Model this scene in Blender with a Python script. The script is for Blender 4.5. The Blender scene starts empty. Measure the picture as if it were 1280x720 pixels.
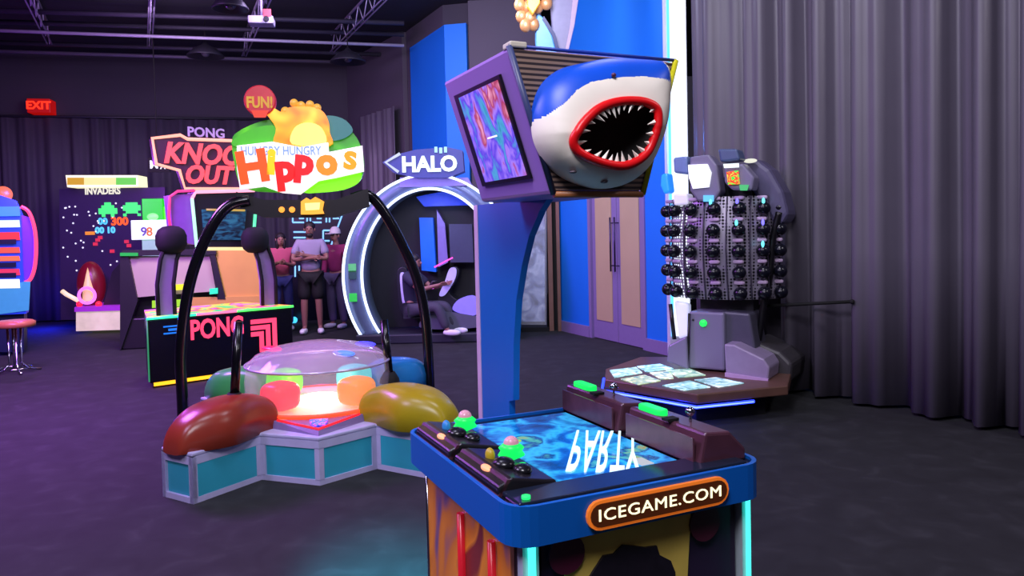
import bpy, bmesh, math, random
from mathutils import Vector, Matrix
random.seed(7)
SC = bpy.context.scene
COL = SC.collection
PI = math.pi
R = math.radians
# ------------------------------------------------------------------ camera
F = 950.0; EYE = 1.6
pit, rol = R(2.0), R(1.3)
SHIFT = 72 - F*math.tan(pit)
fw = Vector((0, math.cos(pit), -math.sin(pit)))
r0 = Vector((1, 0, 0)); u0 = r0.cross(fw)
rt = math.cos(rol)*r0 - math.sin(rol)*u0
up = math.sin(rol)*r0 + math.cos(rol)*u0
cd = bpy.data.cameras.new('camera'); cam = bpy.data.objects.new('camera', cd); COL.objects.link(cam)
cd.sensor_width = 36; cd.lens = 36*F/1280; cd.shift_y = -SHIFT/1280; cd.clip_start = .05
M = Matrix((rt, up, -fw)).transposed().to_4x4(); M.translation = (0, 0, EYE)
cam.matrix_world = M
SC.camera = cam
CAM = Vector((0, 0, EYE))
def ray(px, py): return fw + (px-640)/F*rt + (360-py-SHIFT)/F*up
def atz(px, py, z=0.0):
    d = ray(px, py); return CAM + d*((z-EYE)/d.z)
def aty(px, py, y):
    d = ray(px, py); return CAM + d*(y/d.y)
# ------------------------------------------------------------------ materials
def lin(c):
    if isinstance(c, str):
        c = c.lstrip('#'); c = [int(c[i:i+2], 16)/255 for i in (0, 2, 4)]
        return tuple((x/12.92 if x <= .04045 else ((x+.055)/1.055)**2.4) for x in c) + (1,)
    return tuple(c)[:3] + (1,)
MATS = {}
def mat(name, col, rough=.5, metal=0., emit=None, es=0., var=.12, scale=14., alpha=None, trans=0., bump=0., ior=1.45, spec=.5):
    if name in MATS: return MATS[name]
    m = bpy.data.materials.new(name); m.use_nodes = True; nt = m.node_tree
    b = nt.nodes['Principled BSDF']; c = lin(col)
    tc = nt.nodes.new('ShaderNodeTexCoord'); n = nt.nodes.new('ShaderNodeTexNoise'); n.inputs['Scale'].default_value = scale
    nt.links.new(tc.outputs['Object'], n.inputs['Vector'])
    mx = nt.nodes.new('ShaderNodeMix'); mx.data_type = 'RGBA'
    mx.inputs[6].default_value = tuple(x*(1-var) for x in c[:3])+(1,)
    mx.inputs[7].default_value = tuple(min(1, x*(1+var)) for x in c[:3])+(1,)
    nt.links.new(n.outputs['Fac'], mx.inputs[0]); nt.links.new(mx.outputs[2], b.inputs['Base Color'])
    b.inputs['Roughness'].default_value = rough; b.inputs['Metallic'].default_value = metal
    b.inputs['Specular IOR Level'].default_value = spec; b.inputs['IOR'].default_value = ior
    if emit is not None:
        b.inputs['Emission Color'].default_value = lin(emit); b.inputs['Emission Strength'].default_value = es
    if trans: b.inputs['Transmission Weight'].default_value = trans
    if alpha is not None: b.inputs['Alpha'].default_value = alpha
    if bump:
        bp = nt.nodes.new('ShaderNodeBump'); bp.inputs['Strength'].default_value = bump
        nt.links.new(n.outputs['Fac'], bp.inputs['Height']); nt.links.new(bp.outputs[0], b.inputs['Normal'])
    MATS[name] = m; return m
def glow(name, col, s=1.5): return mat(name, '#101010', .4, emit=col, es=s)
def artmat(name, stops, scale=3., es=0., kind='noise', rough=.3, detail=2., dist=1.5, stretch=(1, 1, 1), base=1.0):
    """printed or lit artwork: patches of several colours"""
    m = bpy.data.materials.new(name); m.use_nodes = True; nt = m.node_tree; b = nt.nodes['Principled BSDF']
    tc = nt.nodes.new('ShaderNodeTexCoord'); mp = nt.nodes.new('ShaderNodeMapping'); mp.inputs['Scale'].default_value = stretch
    nt.links.new(tc.outputs['Object'], mp.inputs[0])
    if kind == 'noise':
        n = nt.nodes.new('ShaderNodeTexNoise'); n.inputs['Scale'].default_value = scale; n.inputs['Detail'].default_value = detail
        n.inputs['Distortion'].default_value = dist; out = n.outputs['Fac']
    else:
        n = nt.nodes.new('ShaderNodeTexVoronoi'); n.inputs['Scale'].default_value = scale
        sp = nt.nodes.new('ShaderNodeSeparateColor'); nt.links.new(n.outputs['Color'], sp.inputs[0]); out = sp.outputs[0]
    nt.links.new(mp.outputs[0], n.inputs['Vector'])
    rp = nt.nodes.new('ShaderNodeValToRGB'); e = rp.color_ramp.elements
    for i, (p, c) in enumerate(stops):
        el = e[i] if i < 2 else e.new(p)
        el.position = p; el.color = lin(c)
    nt.links.new(out, rp.inputs[0]); nt.links.new(rp.outputs[0], b.inputs['Base Color']); b.inputs['Roughness'].default_value = rough
    if es:
        nt.links.new(rp.outputs[0], b.inputs['Emission Color']); b.inputs['Emission Strength'].default_value = es
    MATS[name] = m; return m
def stripemat(name, c1, c2, scale, axis='Z', rough=.5):
    m = bpy.data.materials.new(name); m.use_nodes = True; nt = m.node_tree; b = nt.nodes['Principled BSDF']
    tc = nt.nodes.new('ShaderNodeTexCoord'); w = nt.nodes.new('ShaderNodeTexWave'); w.bands_direction = axis; w.inputs['Scale'].default_value = scale
    nt.links.new(tc.outputs['Object'], w.inputs['Vector'])
    rp = nt.nodes.new('ShaderNodeValToRGB'); rp.color_ramp.elements[0].color = lin(c1); rp.color_ramp.elements[1].color = lin(c2)
    rp.color_ramp.elements[0].position = .35; rp.color_ramp.elements[1].position = .6
    nt.links.new(w.outputs['Fac'], rp.inputs[0]); nt.links.new(rp.outputs[0], b.inputs['Base Color']); b.inputs['Roughness'].default_value = rough
    MATS[name] = m; return m
# ------------------------------------------------------------------ mesh builder
class MB:
    def __init__(s): s.v = []; s.f = []; s.m = []; s.sm = []
    def add(s, vs, fs, m=0, smooth=False):
        o = len(s.v); s.v += [tuple(v) for v in vs]
        for f in fs: s.f.append([i+o for i in f]); s.m.append(m); s.sm.append(smooth)
        return s
    def box(s, x0, x1, y0, y1, z0, z1, m=0):
        vs = [(x, y, z) for z in (z0, z1) for y in (y0, y1) for x in (x0, x1)]
        return s.add(vs, [(0, 2, 3, 1), (4, 5, 7, 6), (0, 1, 5, 4), (2, 6, 7, 3), (0, 4, 6, 2), (1, 3, 7, 5)], m)
    def prism(s, poly, a, b, axis='z', m=0, smooth=False, poly2=None):
        """extrude a 2D outline; axis z: poly is (x,y); axis y: (x,z); axis x: (y,z)"""
        n = len(poly); q = poly2 or poly
        def P(p, t): return (p[0], p[1], t) if axis == 'z' else ((p[0], t, p[1]) if axis == 'y' else (t, p[0], p[1]))
        vs = [P(p, a) for p in poly] + [P(p, b) for p in q]
        s.add(vs, [tuple(range(n))[::-1], tuple(range(n, 2*n))], m)
        return s.add(vs, [(i, (i+1) % n, n+(i+1) % n, n+i) for i in range(n)], m, smooth)
    def tube(s, pts, r, seg=10, m=0, closed=False, smooth=True, flat=1.0):
        pts = [Vector(p) for p in pts]; n = len(pts)
        rs = r if isinstance(r, (list, tuple)) else [r]*n
        tang = []
        for i in range(n):
            a = pts[(i-1) % n] if (closed or i) else pts[i]; b = pts[(i+1) % n] if (closed or i < n-1) else pts[i]
            tang.append((b-a).normalized())
        nr = tang[0].orthogonal().normalized(); vs = []
        for i in range(n):
            nr = (nr - tang[i]*nr.dot(tang[i])).normalized(); bi = tang[i].cross(nr)
            for k in range(seg):
                t = 2*PI*k/seg; vs.append(pts[i] + (nr*math.cos(t) + bi*math.sin(t)*flat)*rs[i])
        fs = []
        for i in range(n if closed else n-1):
            for k in range(seg):
                j = (i+1) % n; fs.append((i*seg+k, i*seg+(k+1) % seg, j*seg+(k+1) % seg, j*seg+k))
        s.add(vs, fs, m, smooth)
        if not closed: s.add(vs, [tuple(range(seg))[::-1], tuple(range((n-1)*seg, n*seg))], m)
        return s
    def ell(s, c, r, seg=20, rings=12, m=0, pw=1.0):
        if not isinstance(r, (list, tuple)): r = (r, r, r)
        vs = [(c[0], c[1], c[2]-r[2])]; fs = []
        def q(t): return math.copysign(abs(t)**pw, t)
        for i in range(1, rings):
            p = -PI/2+PI*i/rings
            for k in range(seg):
                t = 2*PI*k/seg
                vs.append((c[0]+r[0]*q(math.cos(p))*q(math.cos(t)), c[1]+r[1]*q(math.cos(p))*q(math.sin(t)), c[2]+r[2]*q(math.sin(p))))
        vs.append((c[0], c[1], c[2]+r[2])); L = len(vs)-1
        for k in range(seg):
            fs.append((0, 1+(k+1) % seg, 1+k)); b = 1+(rings-2)*seg; fs.append((b+k, b+(k+1) % seg, L))
            for i in range(rings-2):
                a = 1+i*seg; fs.append((a+k, a+(k+1) % seg, a+seg+(k+1) % seg, a+seg+k))
        return s.add(vs, fs, m, True)
    def lathe(s, prof, c=(0, 0, 0), seg=28, m=0, smooth=True):
        vs = []; n = len(prof)
        for (r, z) in prof:
            for k in range(seg):
                t = 2*PI*k/seg; vs.append((c[0]+r*math.cos(t), c[1]+r*math.sin(t), c[2]+z))
        fs = [(i*seg+k, i*seg+(k+1) % seg, (i+1)*seg+(k+1) % seg, (i+1)*seg+k) for i in range(n-1) for k in range(seg)]
        return s.add(vs, fs, m, smooth)
    def build(s, name, mats, parent=None, bevel=0., segs=2, loc=None, rot=None):
        me = bpy.data.meshes.new(name); me.from_pydata(s.v, [], s.f)
        if not isinstance(mats, (list, tuple)): mats = [mats]
        for x in mats: me.materials.append(x)
        me.polygons.foreach_set('material_index', s.m); me.polygons.foreach_set('use_smooth', s.sm); me.update()
        bm = bmesh.new(); bm.from_mesh(me); bmesh.ops.remove_doubles(bm, verts=bm.verts, dist=1e-5)
        bmesh.ops.recalc_face_normals(bm, faces=bm.faces); bm.to_mesh(me); bm.free()
        o = bpy.data.objects.new(name, me); COL.objects.link(o)
        if parent: o.parent = parent
        if loc: o.location = loc
        if rot: o.rotation_euler = rot
        if bevel:
            b = o.modifiers.new('edge', 'BEVEL'); b.width = bevel; b.segments = segs; b.limit_method = 'ANGLE'; b.angle_limit = R(40)
        return o
def tag(o, label=None, cat=None, group=None, kind=None):
    if label: o['label'] = label
    if cat: o['category'] = cat
    if group: o['group'] = group
    if kind: o['kind'] = kind
    return o
def lab(o, l): o['label'] = l; return o
def empty(name, loc, rz, label, cat, group=None):
    o = bpy.data.objects.new(name, None); COL.objects.link(o); o.location = loc; o.rotation_euler = (0, 0, rz); o.empty_display_size = .2
    return tag(o, label, cat, group)
def struct(name, mb, m, **k): return tag(mb.build(name, m, **k), kind='structure')
class Frame:
    """a machine's own axes: x along its front, y to its back"""
    def __init__(s, loc, rz):
        s.o = Vector(loc); s.rz = rz; s.U = Vector((math.cos(rz), math.sin(rz), 0)); s.V = Vector((-math.sin(rz), math.cos(rz), 0))
    def pl(s, px, py, v=0.):      # where the sight line meets the upright plane y = v
        d = ray(px, py); t = ((s.o+s.V*v-CAM).dot(s.V))/d.dot(s.V); q = CAM+d*t-s.o
        return (q.dot(s.U), q.dot(Vector((0, 0, 1))))
    def loc(s, w): q = Vector(w)-s.o; return (q.dot(s.U), q.dot(s.V), q.z)
def text(name, body, size, m, parent, loc, rot=(PI/2, 0, 0), ext=.004, bold=0., sx=1., sy=1., align='CENTER', shear=0., space=1., fw_=None, fh_=None):
    c = bpy.data.curves.new(name, 'FONT'); c.body = body; c.size = size; c.extrude = ext; c.align_x = align; c.align_y = 'CENTER'
    c.offset = bold; c.shear = shear; c.space_character = space; c.resolution_u = 3
    t = bpy.data.objects.new(name, c); COL.objects.link(t)
    dg = bpy.context.evaluated_depsgraph_get(); me = bpy.data.meshes.new_from_object(t.evaluated_get(dg))
    bpy.data.objects.remove(t); bpy.data.curves.remove(c)
    me.materials.clear(); me.materials.append(m); me.name = name
    o = bpy.data.objects.new(name, me); COL.objects.link(o); o.parent = parent; o.location = loc; o.rotation_euler = rot
    if fw_:
        xs = [v.co.x for v in me.vertices]; cx = (max(xs)+min(xs))/2; sx = fw_/(max(xs)-min(xs))
        for v in me.vertices: v.co.x -= cx
    if fh_:
        ys = [v.co.y for v in me.vertices]; cy = (max(ys)+min(ys))/2; sy = math.copysign(fh_/(max(ys)-min(ys)), sy)
        for v in me.vertices: v.co.y -= cy
    o.scale = (sx, sy, 1)
    return o
def rrect(x0, x1, y0, y1, r, n=5):
    p = []
    for cx, cy, a in ((x1-r, y1-r, 0), (x0+r, y1-r, 90), (x0+r, y0+r, 180), (x1-r, y0+r, 270)):
        for i in range(n+1):
            t = R(a+90*i/n); p.append((cx+r*math.cos(t), cy+r*math.sin(t)))
    return p
def smooth_path(pts, n=6, closed=False):
    P = [Vector(p) for p in pts]; out = []; N = len(P)
    rng = range(N) if closed else range(N-1)
    for i in rng:
        if closed: a, b, c, d = P[i-1], P[i], P[(i+1) % N], P[(i+2) % N]
        else: a, b, c, d = P[max(i-1, 0)], P[i], P[i+1], P[min(i+2, N-1)]
        for k in range(n):
            t = k/n; out.append(.5*((2*b)+(c-a)*t+(2*a-5*b+4*c-d)*t*t+(3*b-a-3*c+d)*t**3))
    if not closed: out.append(P[-1])
    return out
# common materials
black = mat('black_plastic', '#0c0b10', .35)
matte = mat('matte_black', '#08080a', .8)
darkgrey = mat('dark_grey_metal', '#24232b', .45, .2)
grey = mat('grey_plastic', '#77748a', .4)
chrome = mat('chrome', '#c8c8d8', .15, 1.)
white_led = glow('white_neon', '#cfdcff', 2.6)
# ------------------------------------------------------------------ room
m_floor = artmat('carpet', [(.3, '#0c0d10'), (.55, '#17181b'), (.75, '#26272a')], 5., 0, rough=.9, detail=8, dist=.6)
struct('floor', MB().box(-14, 9, -3, 19, -.1, 0), m_floor)
CH = 5.32
struct('ceiling', MB().box(-14, 9, -3, 19, CH, CH+.1), mat('ceiling_deck', '#1b1924', .8))
m_wallp = mat('purple_grey_paint', '#49424f', .8, var=.05, scale=.6)
m_walld = mat('dark_paint', '#332e3b', .8, var=.05, scale=.6)
m_blue = mat('blue_paint', '#0d6fd6', .6, var=.06, scale=.8)
def wall(name, a, b, z0, z1, m, th=.1, side=1):
    a = Vector(a); b = Vector(b); d = (b-a).normalized(); n = Vector((-d.y, d.x))*th*side
    p = [tuple(a), tuple(b), tuple(b+n), tuple(a+n)]
    return struct(name, MB().prism(p, z0, z1), m)
BA, BB = Vector((-14, 13.95)), Vector((-3.47, 16.5))
wall('wall_back', BA, BB, 0, CH, m_walld)
wall('wall_rear_corner', BB, (-1.95, 14.2), 0, CH, m_wallp)
wall('wall_blue_left', (-1.78, 14.0), (-1.02, 12.5), 0, 4.97, m_blue)
wall('wall_blue_return', (-1.02, 12.5), (-.66, 12.42), 0, 4.97, m_blue)
wall('wall_dark_left', (-1.86, 14.2), (-1.05, 12.62), 0, CH, m_wallp)
wall('wall_dark_return', (-1.05, 12.62), (-.62, 12.52), 0, CH, m_walld)
wall('wall_centre', (-.62, 12.4), (.55, 12.3), 0, CH, m_wallp)
W0, W1 = Vector((.7, 12.1)), Vector((1.95, 9.37)); wd = (W1-W0).normalized()
def onw(t): return W0+wd*t
def tw(px):     # distance along the blue wall for a picture column
    d = ray(px, 300); k = (W0.x*d.y-W0.y*d.x)/(wd.y*d.x-wd.x*d.y); return k
t0, t1 = tw(736), tw(807)
DH = 2.75
wall('wall_entry_left', W0, onw(t0), 0, CH, m_blue)
wall('wall_entry_right', onw(t1), W1, 0, CH, m_blue)
wall('wall_entry_top', onw(t0), onw(t1), DH, CH, m_blue)
wall('wall_right', (2.15, 8.35), (7.2, 1.2), 0, CH, m_walld)
wall('wall_left', (-13.9, -3), (-13.9, 13.9), 0, CH, m_walld, side=1)
# skirting on the blue wall
m_lilac = mat('lilac_paint', '#7d6a98', .45, var=.05)
m_cream = mat('cream_panel', '#b39b78', .5, var=.08, scale=2)
for nm, ta, tb in (('baseboard_entry_left', 0, t0), ('baseboard_entry_right', t1, (W1-W0).length)):
    a, b = onw(ta), onw(tb); n = Vector((wd.y, -wd.x))*.03
    if n.y > 0: n = -n
    struct(nm, MB().prism([tuple(a), tuple(b), tuple(b+n), tuple(a+n)], 0, .16), m_lilac)
# wooden jamb left of the door
m_wood = mat('brown_wood', '#7a5648', .5, var=.2, scale=6)
a = aty(684, 300, 12.1); b = aty(699, 300, 12.0)
struct('trim_1', MB().box(a.x, a.x+.07, 11.95, 12.2, 0, 3.3).box(b.x-.05, b.x, 11.9, 12.15, 0, 3.3), m_wood)
struct('trim_2', MB().box(a.x+.07, b.x-.05, 12.02, 12.2, 0, 3.3), matte)
# double door
dr = bpy.data.objects.new('door_1', None); COL.objects.link(dr); tag(dr, 'pair of tall lilac framed doors with cream panels in the blue wall', kind='structure')
A0 = onw(t0); dl = t1-t0; rz = math.atan2(wd.y, wd.x)
dr.location = (A0.x, A0.y, 0); dr.rotation_euler = (0, 0, rz)
MB().box(0, .07, -.02, .1, 0, DH).box(dl-.07, dl, -.02, .1, 0, DH).box(.07, dl-.07, -.02, .1, DH-.1, DH).build('door_frame', m_lilac, dr)
for k, (x0, x1) in enumerate(((.07, dl/2-.005), (dl/2+.005, dl-.07))):
    lf = MB().box(x0, x1, .02, .07, 0.01, DH-.1).build('door_leaf', m_lilac, dr, bevel=.004)
    MB().box(x0+.1, x1-.12 if k == 0 else x1-.1, .01, .02, .28, DH-.25).build('panel', m_cream, lf)
    hx = x1-.05 if k == 0 else x0+.05
    MB().tube([(hx, -.05, 1.0), (hx, -.05, 1.75)], .012).tube([(hx, .02, 1.08), (hx, -.05, 1.08)], .008).tube([(hx, .02, 1.67), (hx, -.05, 1.67)], .008).build('door_handle', mat('dark_steel', '#3a3050', .3, .8), lf)
# glowing white corner column
sp = aty(848, 300, 9.0)
ls = empty('light_column', (sp.x, 9.0, 0), R(0), 'tall glowing white corner column between the blue wall and the curtain', 'light')
MB().box(-.115, .13, .0, .16, 0, CH-.02).build('housing', mat('white_housing', '#d8d8e6', .5), ls)
MB().box(-.07, .12, -.012, -.001, .3, CH-.04).build('diffuser', glow('white_panel_light', '#e6eeff', 1.6), ls)
lab(MB().box(-.1, -.072, -.02, -.001, .3, CH-.04).build('edge_strip', glow('blue_white_edge', '#4fb4ff', 2.2), ls), 'pale blue light edge')
# curtains -----------------------------------------------------------
m_cur = mat('grey_curtain', '#5c5763', .45, var=.08, scale=3, spec=.5)
m_curd = mat('dark_back_curtain', '#3c3646', .75, var=.1, scale=3)
def drape(name, a, b, z0, z1, period, amp, m, label, seed=1, pleat=0., group=None):
    rnd = random.Random(seed); a = Vector(a); b = Vector(b); L = (b-a).length; d = (b-a)/L; n = Vector((-d.y, d.x)); cx = (a+b)/2
    N = int(L/period*14); vs = []; ph = 0; xs = []
    zs = [z0, z0+.25*(z1-z0), z0+.5*(z1-z0), z0+.75*(z1-z0), z1]
    w = [rnd.uniform(.75, 1.3) for _ in range(N)]; ph2 = rnd.uniform(0, 6)
    for i in range(N+1):
        t = i/N; s = t*L; ph += 2*PI*(L/N)/period*(.75+.5*math.sin(s*1.7+ph2)**2)
        k = math.sin(ph); off0 = amp*(math.copysign(abs(k)**.6, k)*.8+.3*math.sin(ph*2.3+1)+.2*math.sin(s*1.3))
        for j, z in enumerate(zs):
            f = .75+.35*(1-j/4); p = a+d*s+n*off0*f; p = p-cx
            vs.append((p.x, p.y, z))
    fs = [(i*5+j, (i+1)*5+j, (i+1)*5+j+1, i*5+j+1) for i in range(N) for j in range(4)]
    mb = MB(); mb.add(vs, fs, 0, True); o = mb.build(name, m, loc=(cx.x, cx.y, 0))
    sdf = o.modifiers.new('thick', 'SOLIDIFY'); sdf.thickness = .012
    return tag(o, label, 'curtain', group)
drape('curtain', (1.93, 8.2), (6.9, 1.2), .03, CH-.05, .42, .12, m_cur, 'floor to ceiling grey pleated curtain along the right wall', 3)
cn = Vector((.237, -.972))*.22
drape('curtain', tuple(BA+cn), tuple(BB+cn-Vector((.2, 0))), .03, 4.0, .38, .06, m_curd, 'dark pleated curtain across the back wall under the exit sign', 8)
drape('curtain', (-3.05, 15.55), (-2.1, 14.15), .03, 3.95, .3, .05, m_cur, 'narrow grey curtain in the back corner beside the blue wall', 5)
rail = MB().tube([(BA.x+cn.x, BA.y+cn.y, 4.03), (BB.x+cn.x-.1, BB.y+cn.y, 4.03)], .025)
tag(rail.build('curtain_rail', darkgrey), 'dark rail holding the curtain across the back wall', 'rail')
# roof steel ---------------------------------------------------------
m_steel = mat('pale_roof_steel', '#a79fb6', .5, .3)
m_dsteel = mat('dark_roof_steel', '#3a3645', .6, .3)
for i, ((x0, y0), (x1, y1)) in enumerate((((35, 0), (62, 55)), ((190, 0), (187, 58)), ((335, 0), (305, 70)), ((480, 0), (415, 65)))):
    p, q = atz(x0, y0, 4.95), atz(x1, y1, 4.95); d = (q-p).normalized(); p = p-d*5; L = (q-p).length; s = Vector((-d.y, d.x, 0))*.035
    mb = MB(); 
    for sg in (-1, 1): mb.tube([p+s*sg, q+s*sg], .012, 6)
    mb.tube([p+Vector((0, 0, .32)), q+Vector((0, 0, .32))], .022, 6)
    n = int(L/.55)
    for k in range(n):
        a = p+d*(L*k/n); b = p+d*(L*(k+.5)/n)+Vector((0, 0, .32)); c = p+d*(L*(k+1)/n)
        mb.tube([a, b], .009, 5).tube([b, c], .009, 5)
    struct('trim_%d' % (i+3), mb, m_steel)
mb = MB()
for i, y0 in enumerate((12, 26, 52)):     # dark purlins across
    p, q = atz(-40, y0, 5.1), atz(505, y0+17, 5.1); mb.tube([p, q], .04, 6)
struct('trim_7', mb, m_dsteel)
p, q = atz(-60, 36, 4.9), atz(505, 57, 4.9)
struct('trim_8', MB().tube([p, q], .028, 8), m_steel)
p, q = atz(-60, 62, 5.2), atz(440, 78, 5.2)
struct('trim_9', MB().tube([p, q], .035, 8), mat('wall_top_pipe', '#7d7589', .5, .2))
# high bay lamps
def bay(px, py, y, r, label):
    w = aty(px, py, y); e = empty('pendant_lamp', (w.x, w.y, w.z), 0, label, 'lamp', 'unlit pendant lamps under the roof')
    MB().lathe([(.03, .24), (.06, .2), (r*.6, .14), (r, .02), (r, 0), (r*.93, 0), (r*.5, .11), (.0, .12)]).build('lamp_shade', darkgrey, e)
    MB().tube([(0, 0, .22), (0, 0, CH-w.z)], .01, 6).build('cord', matte, e)
    MB().ell((0, 0, .06), (.07, .07, .06)).build('bulb', mat('dull_glass', '#4b4656', .3), e)
bay(257, 71, 13.0, .3, 'dark pendant lamp under the roof above the lit game signs')
bay(435, 78, 13.0, .3, 'dark pendant lamp at the right end of the roof beams')
bay(288, 12, 9.5, .22, 'dark pendant lamp at the top edge nearest the projector')
w = aty(327, 24, 10.2); e = empty('projector', tuple(w), R(10), 'small pale projector hanging from a roof beam', 'projector')
MB().box(-.16, .16, -.12, .12, -.08, .02).build('body', mat('pale_grey', '#9a98ab', .5), e, bevel=.015)
MB().tube([(.08, -.12, -.03), (.08, -.16, -.03)], .035, 14).build('lens', black, e)
MB().tube([(0, 0, .02), (0, 0, CH-w.z)], .018, 8).build('mount_pole', m_steel, e)
MB().box(.04, .14, -.13, -.121, .0, .1).build('warning_tag', mat('red_tag', '#c03038', .5), e)
# exit sign
w = aty(48, 131, 14.75); wr = math.atan2(.237, .972)
e = empty('exit_sign', (w.x, w.y, w.z-.15), wr, 'glowing red exit sign high on the back wall', 'sign')
MB().box(-.2, .2, 0, .35, -.0, .27).build('housing', mat('exit_housing', '#5a0806', .4, emit='#ff1408', es=.35), e, bevel=.01)
text('lettering', 'EXIT', .21, glow('exit_red', '#ff2a10', 2.2), e, (0, -.006, .135), bold=.006)
# ------------------------------------------------------------------ shark machine
FS = Frame((-.015, 1.741, 0), R(24.9)); TW, TD, TH = .777, .84, .95
S = empty('arcade_machine', tuple(FS.o), FS.rz, 'large blue arcade table with shark head sign and four control consoles, nearest to the camera', 'arcade machine')
m_sb = mat('glossy_blue', '#0a5cb8', .3, var=.04, scale=1)
# lower cabinet with artwork
m_side = artmat('orange_blue_artwork', [(.3, '#2d5e96'), (.42, '#5a4a80'), (.5, '#c8742a'), (.62, '#e08a2c'), (.7, '#7a2f30')], 3.2, .1, stretch=(1, 1, .5))
cab = MB().box(.05, TW-.03, .06, TD-.06, .06, .87).build('cabinet', mat('cabinet_dark', '#2a2230', .4), S, bevel=.01)
MB().box(.04, .05, .1, TD-.1, .1, .86).build('side_artwork', m_side, cab)
for y in (.2, .42):
    MB().tube([(.032, y, .2), (.032, y, .8)], .012, 8).build('red_tube', mat('red_lacquer', '#b01828', .25, emit='#c01020', es=.25), cab)
MB().box(.1, TW-.075, .05, .06, .1, .86).build('front_artwork', mat('dark_front_print', '#2b1d3a', .35), cab)
m_yel = mat('mustard_print', '#d8bc58', .4, var=.2, scale=9); m_mar = mat('maroon_print', '#4e1630', .4); m_dk = mat('charcoal_print', '#1b1622', .4, var=.4, scale=40)
MB().prism([(.12, .3), (.56, .3), (.53, .62), (.55, .865), (.13, .865), (.2, .6)], .043, .05, 'y').build('artwork_patch', m_yel, cab)
def disc(cx, cz, r, n=20, wob=0, sd=1):
    rn = random.Random(sd); return [(cx+r*(1+wob*rn.uniform(-1, 1))*math.cos(2*PI*i/n), cz+r*(1+wob*rn.uniform(-1, 1))*math.sin(2*PI*i/n)) for i in range(n)]
for cx_, r_ in ((.165, .05), (.59, .05)): MB().prism(disc(cx_, .8, r_), .036, .043, 'y').build('artwork_disc', m_mar, cab)
MB().prism(disc(.345, .65, .14, 26, .1, 5), .036, .043, 'y').build('artwork_figure', m_dk, cab)
MB()  .box(.26, .45, .034, .036, .56, .66).build('artwork_highlight', mat('blue_print', '#3b5ea0', .4, var=.6, scale=40), cab)
for x, w_ in ((.062, .0095), (TW-.05, .004)):
    MB().box(x-w_-.012, x+w_+.012, .03, .06, .06, .868).build('corner_post', mat('pale_acrylic', '#aebcc4', .2), cab)
    MB().box(x-w_*.8, x+w_*.8, .018, .0295, .08, .862).build('led_strip', glow('cyan_led', '#3cf0dc', 2.4), cab)
MB().tube([(.04, TD-.1, .1), (.04, TD-.1, .86)], .006, 8).build('chrome_edge', chrome, cab)
MB().box(.09, TW-.08, .09, TD-.09, 0, .06).build('plinth', matte, S)
# skirt: rounded tray with a recessed dark top
out = rrect(0, TW, 0, TD, .07); inn = rrect(.012, TW-.012, .012, TD-.012, .06)
mb = MB(); n = len(out)
vs = [(x, y, .852) for x, y in out]+[(x, y, .95) for x, y in out]+[(x, y, .95) for x, y in inn]+[(x, y, .94) for x, y in inn]+[(x, y, .852) for x, y in inn]
for L in range(4): mb.add(vs, [(L*n+i, L*n+(i+1) % n, (L+1)*n+(i+1) % n, (L+1)*n+i) for i in range(n)], 0)
mb.add(vs, [(4*n+i, 4*n+(i+1) % n, (i+1) % n, i) for i in range(n)], 0)
skirt = mb.build('skirt', m_sb, S)
MB().prism(inn, .87, .941).build('table_top', mat('table_black_gloss', '#17141d', .12), S)
m_scr = artmat('ocean_screen', [(.25, '#041a3a'), (.42, '#0c4f94'), (.53, '#2a9ccc'), (.6, '#0a3d78'), (.66, '#3f9a8a'), (.7, '#8a8a4a'), (.78, '#103d72')], 8., .75, rough=.1, detail=4, dist=.35)
scr = MB().box(.2, .575, .13, .78, .941, .947).build('screen', m_scr, S)
# reflection on the glass, built as glowing letters mirrored top to bottom
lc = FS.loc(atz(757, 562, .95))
text('lettering', 'PARTY', .14, glow('word_reflection', '#d4f4ff', 1.5), scr, (lc[0], lc[1], .9495), rot=(0, 0, R(-34)), sy=-1, ext=.001, bold=.001, fw_=.2, fh_=.42)
MB().prism(disc(.265, .53, .014), .9475, .949).build('fish_icon', glow('lime_dot', '#a8dc30', 1.), scr)
MB().box(.46, .5, .14, .2, .9475, .949).build('white_icon', glow('pale_icon', '#d5dce8', .8), scr)
MB().box(.03, .72, .018, .12, .941, .955).build('front_bezel', mat('smoky_bezel', '#1d2436', .15), S, bevel=.004)
MB().tube([(.06, .045, .955), (.06, .045, .962)], .011, 12).build('start_light', glow('green_glow', '#20ff70', 1.6), S)
m_con = mat('brown_console', '#4d2c3a', .3, var=.2, scale=20); m_cond = mat('dark_console', '#1d1a20', .3, var=.3, scale=30)
m_green = glow('bright_green', '#10f060', 1.25)
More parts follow.
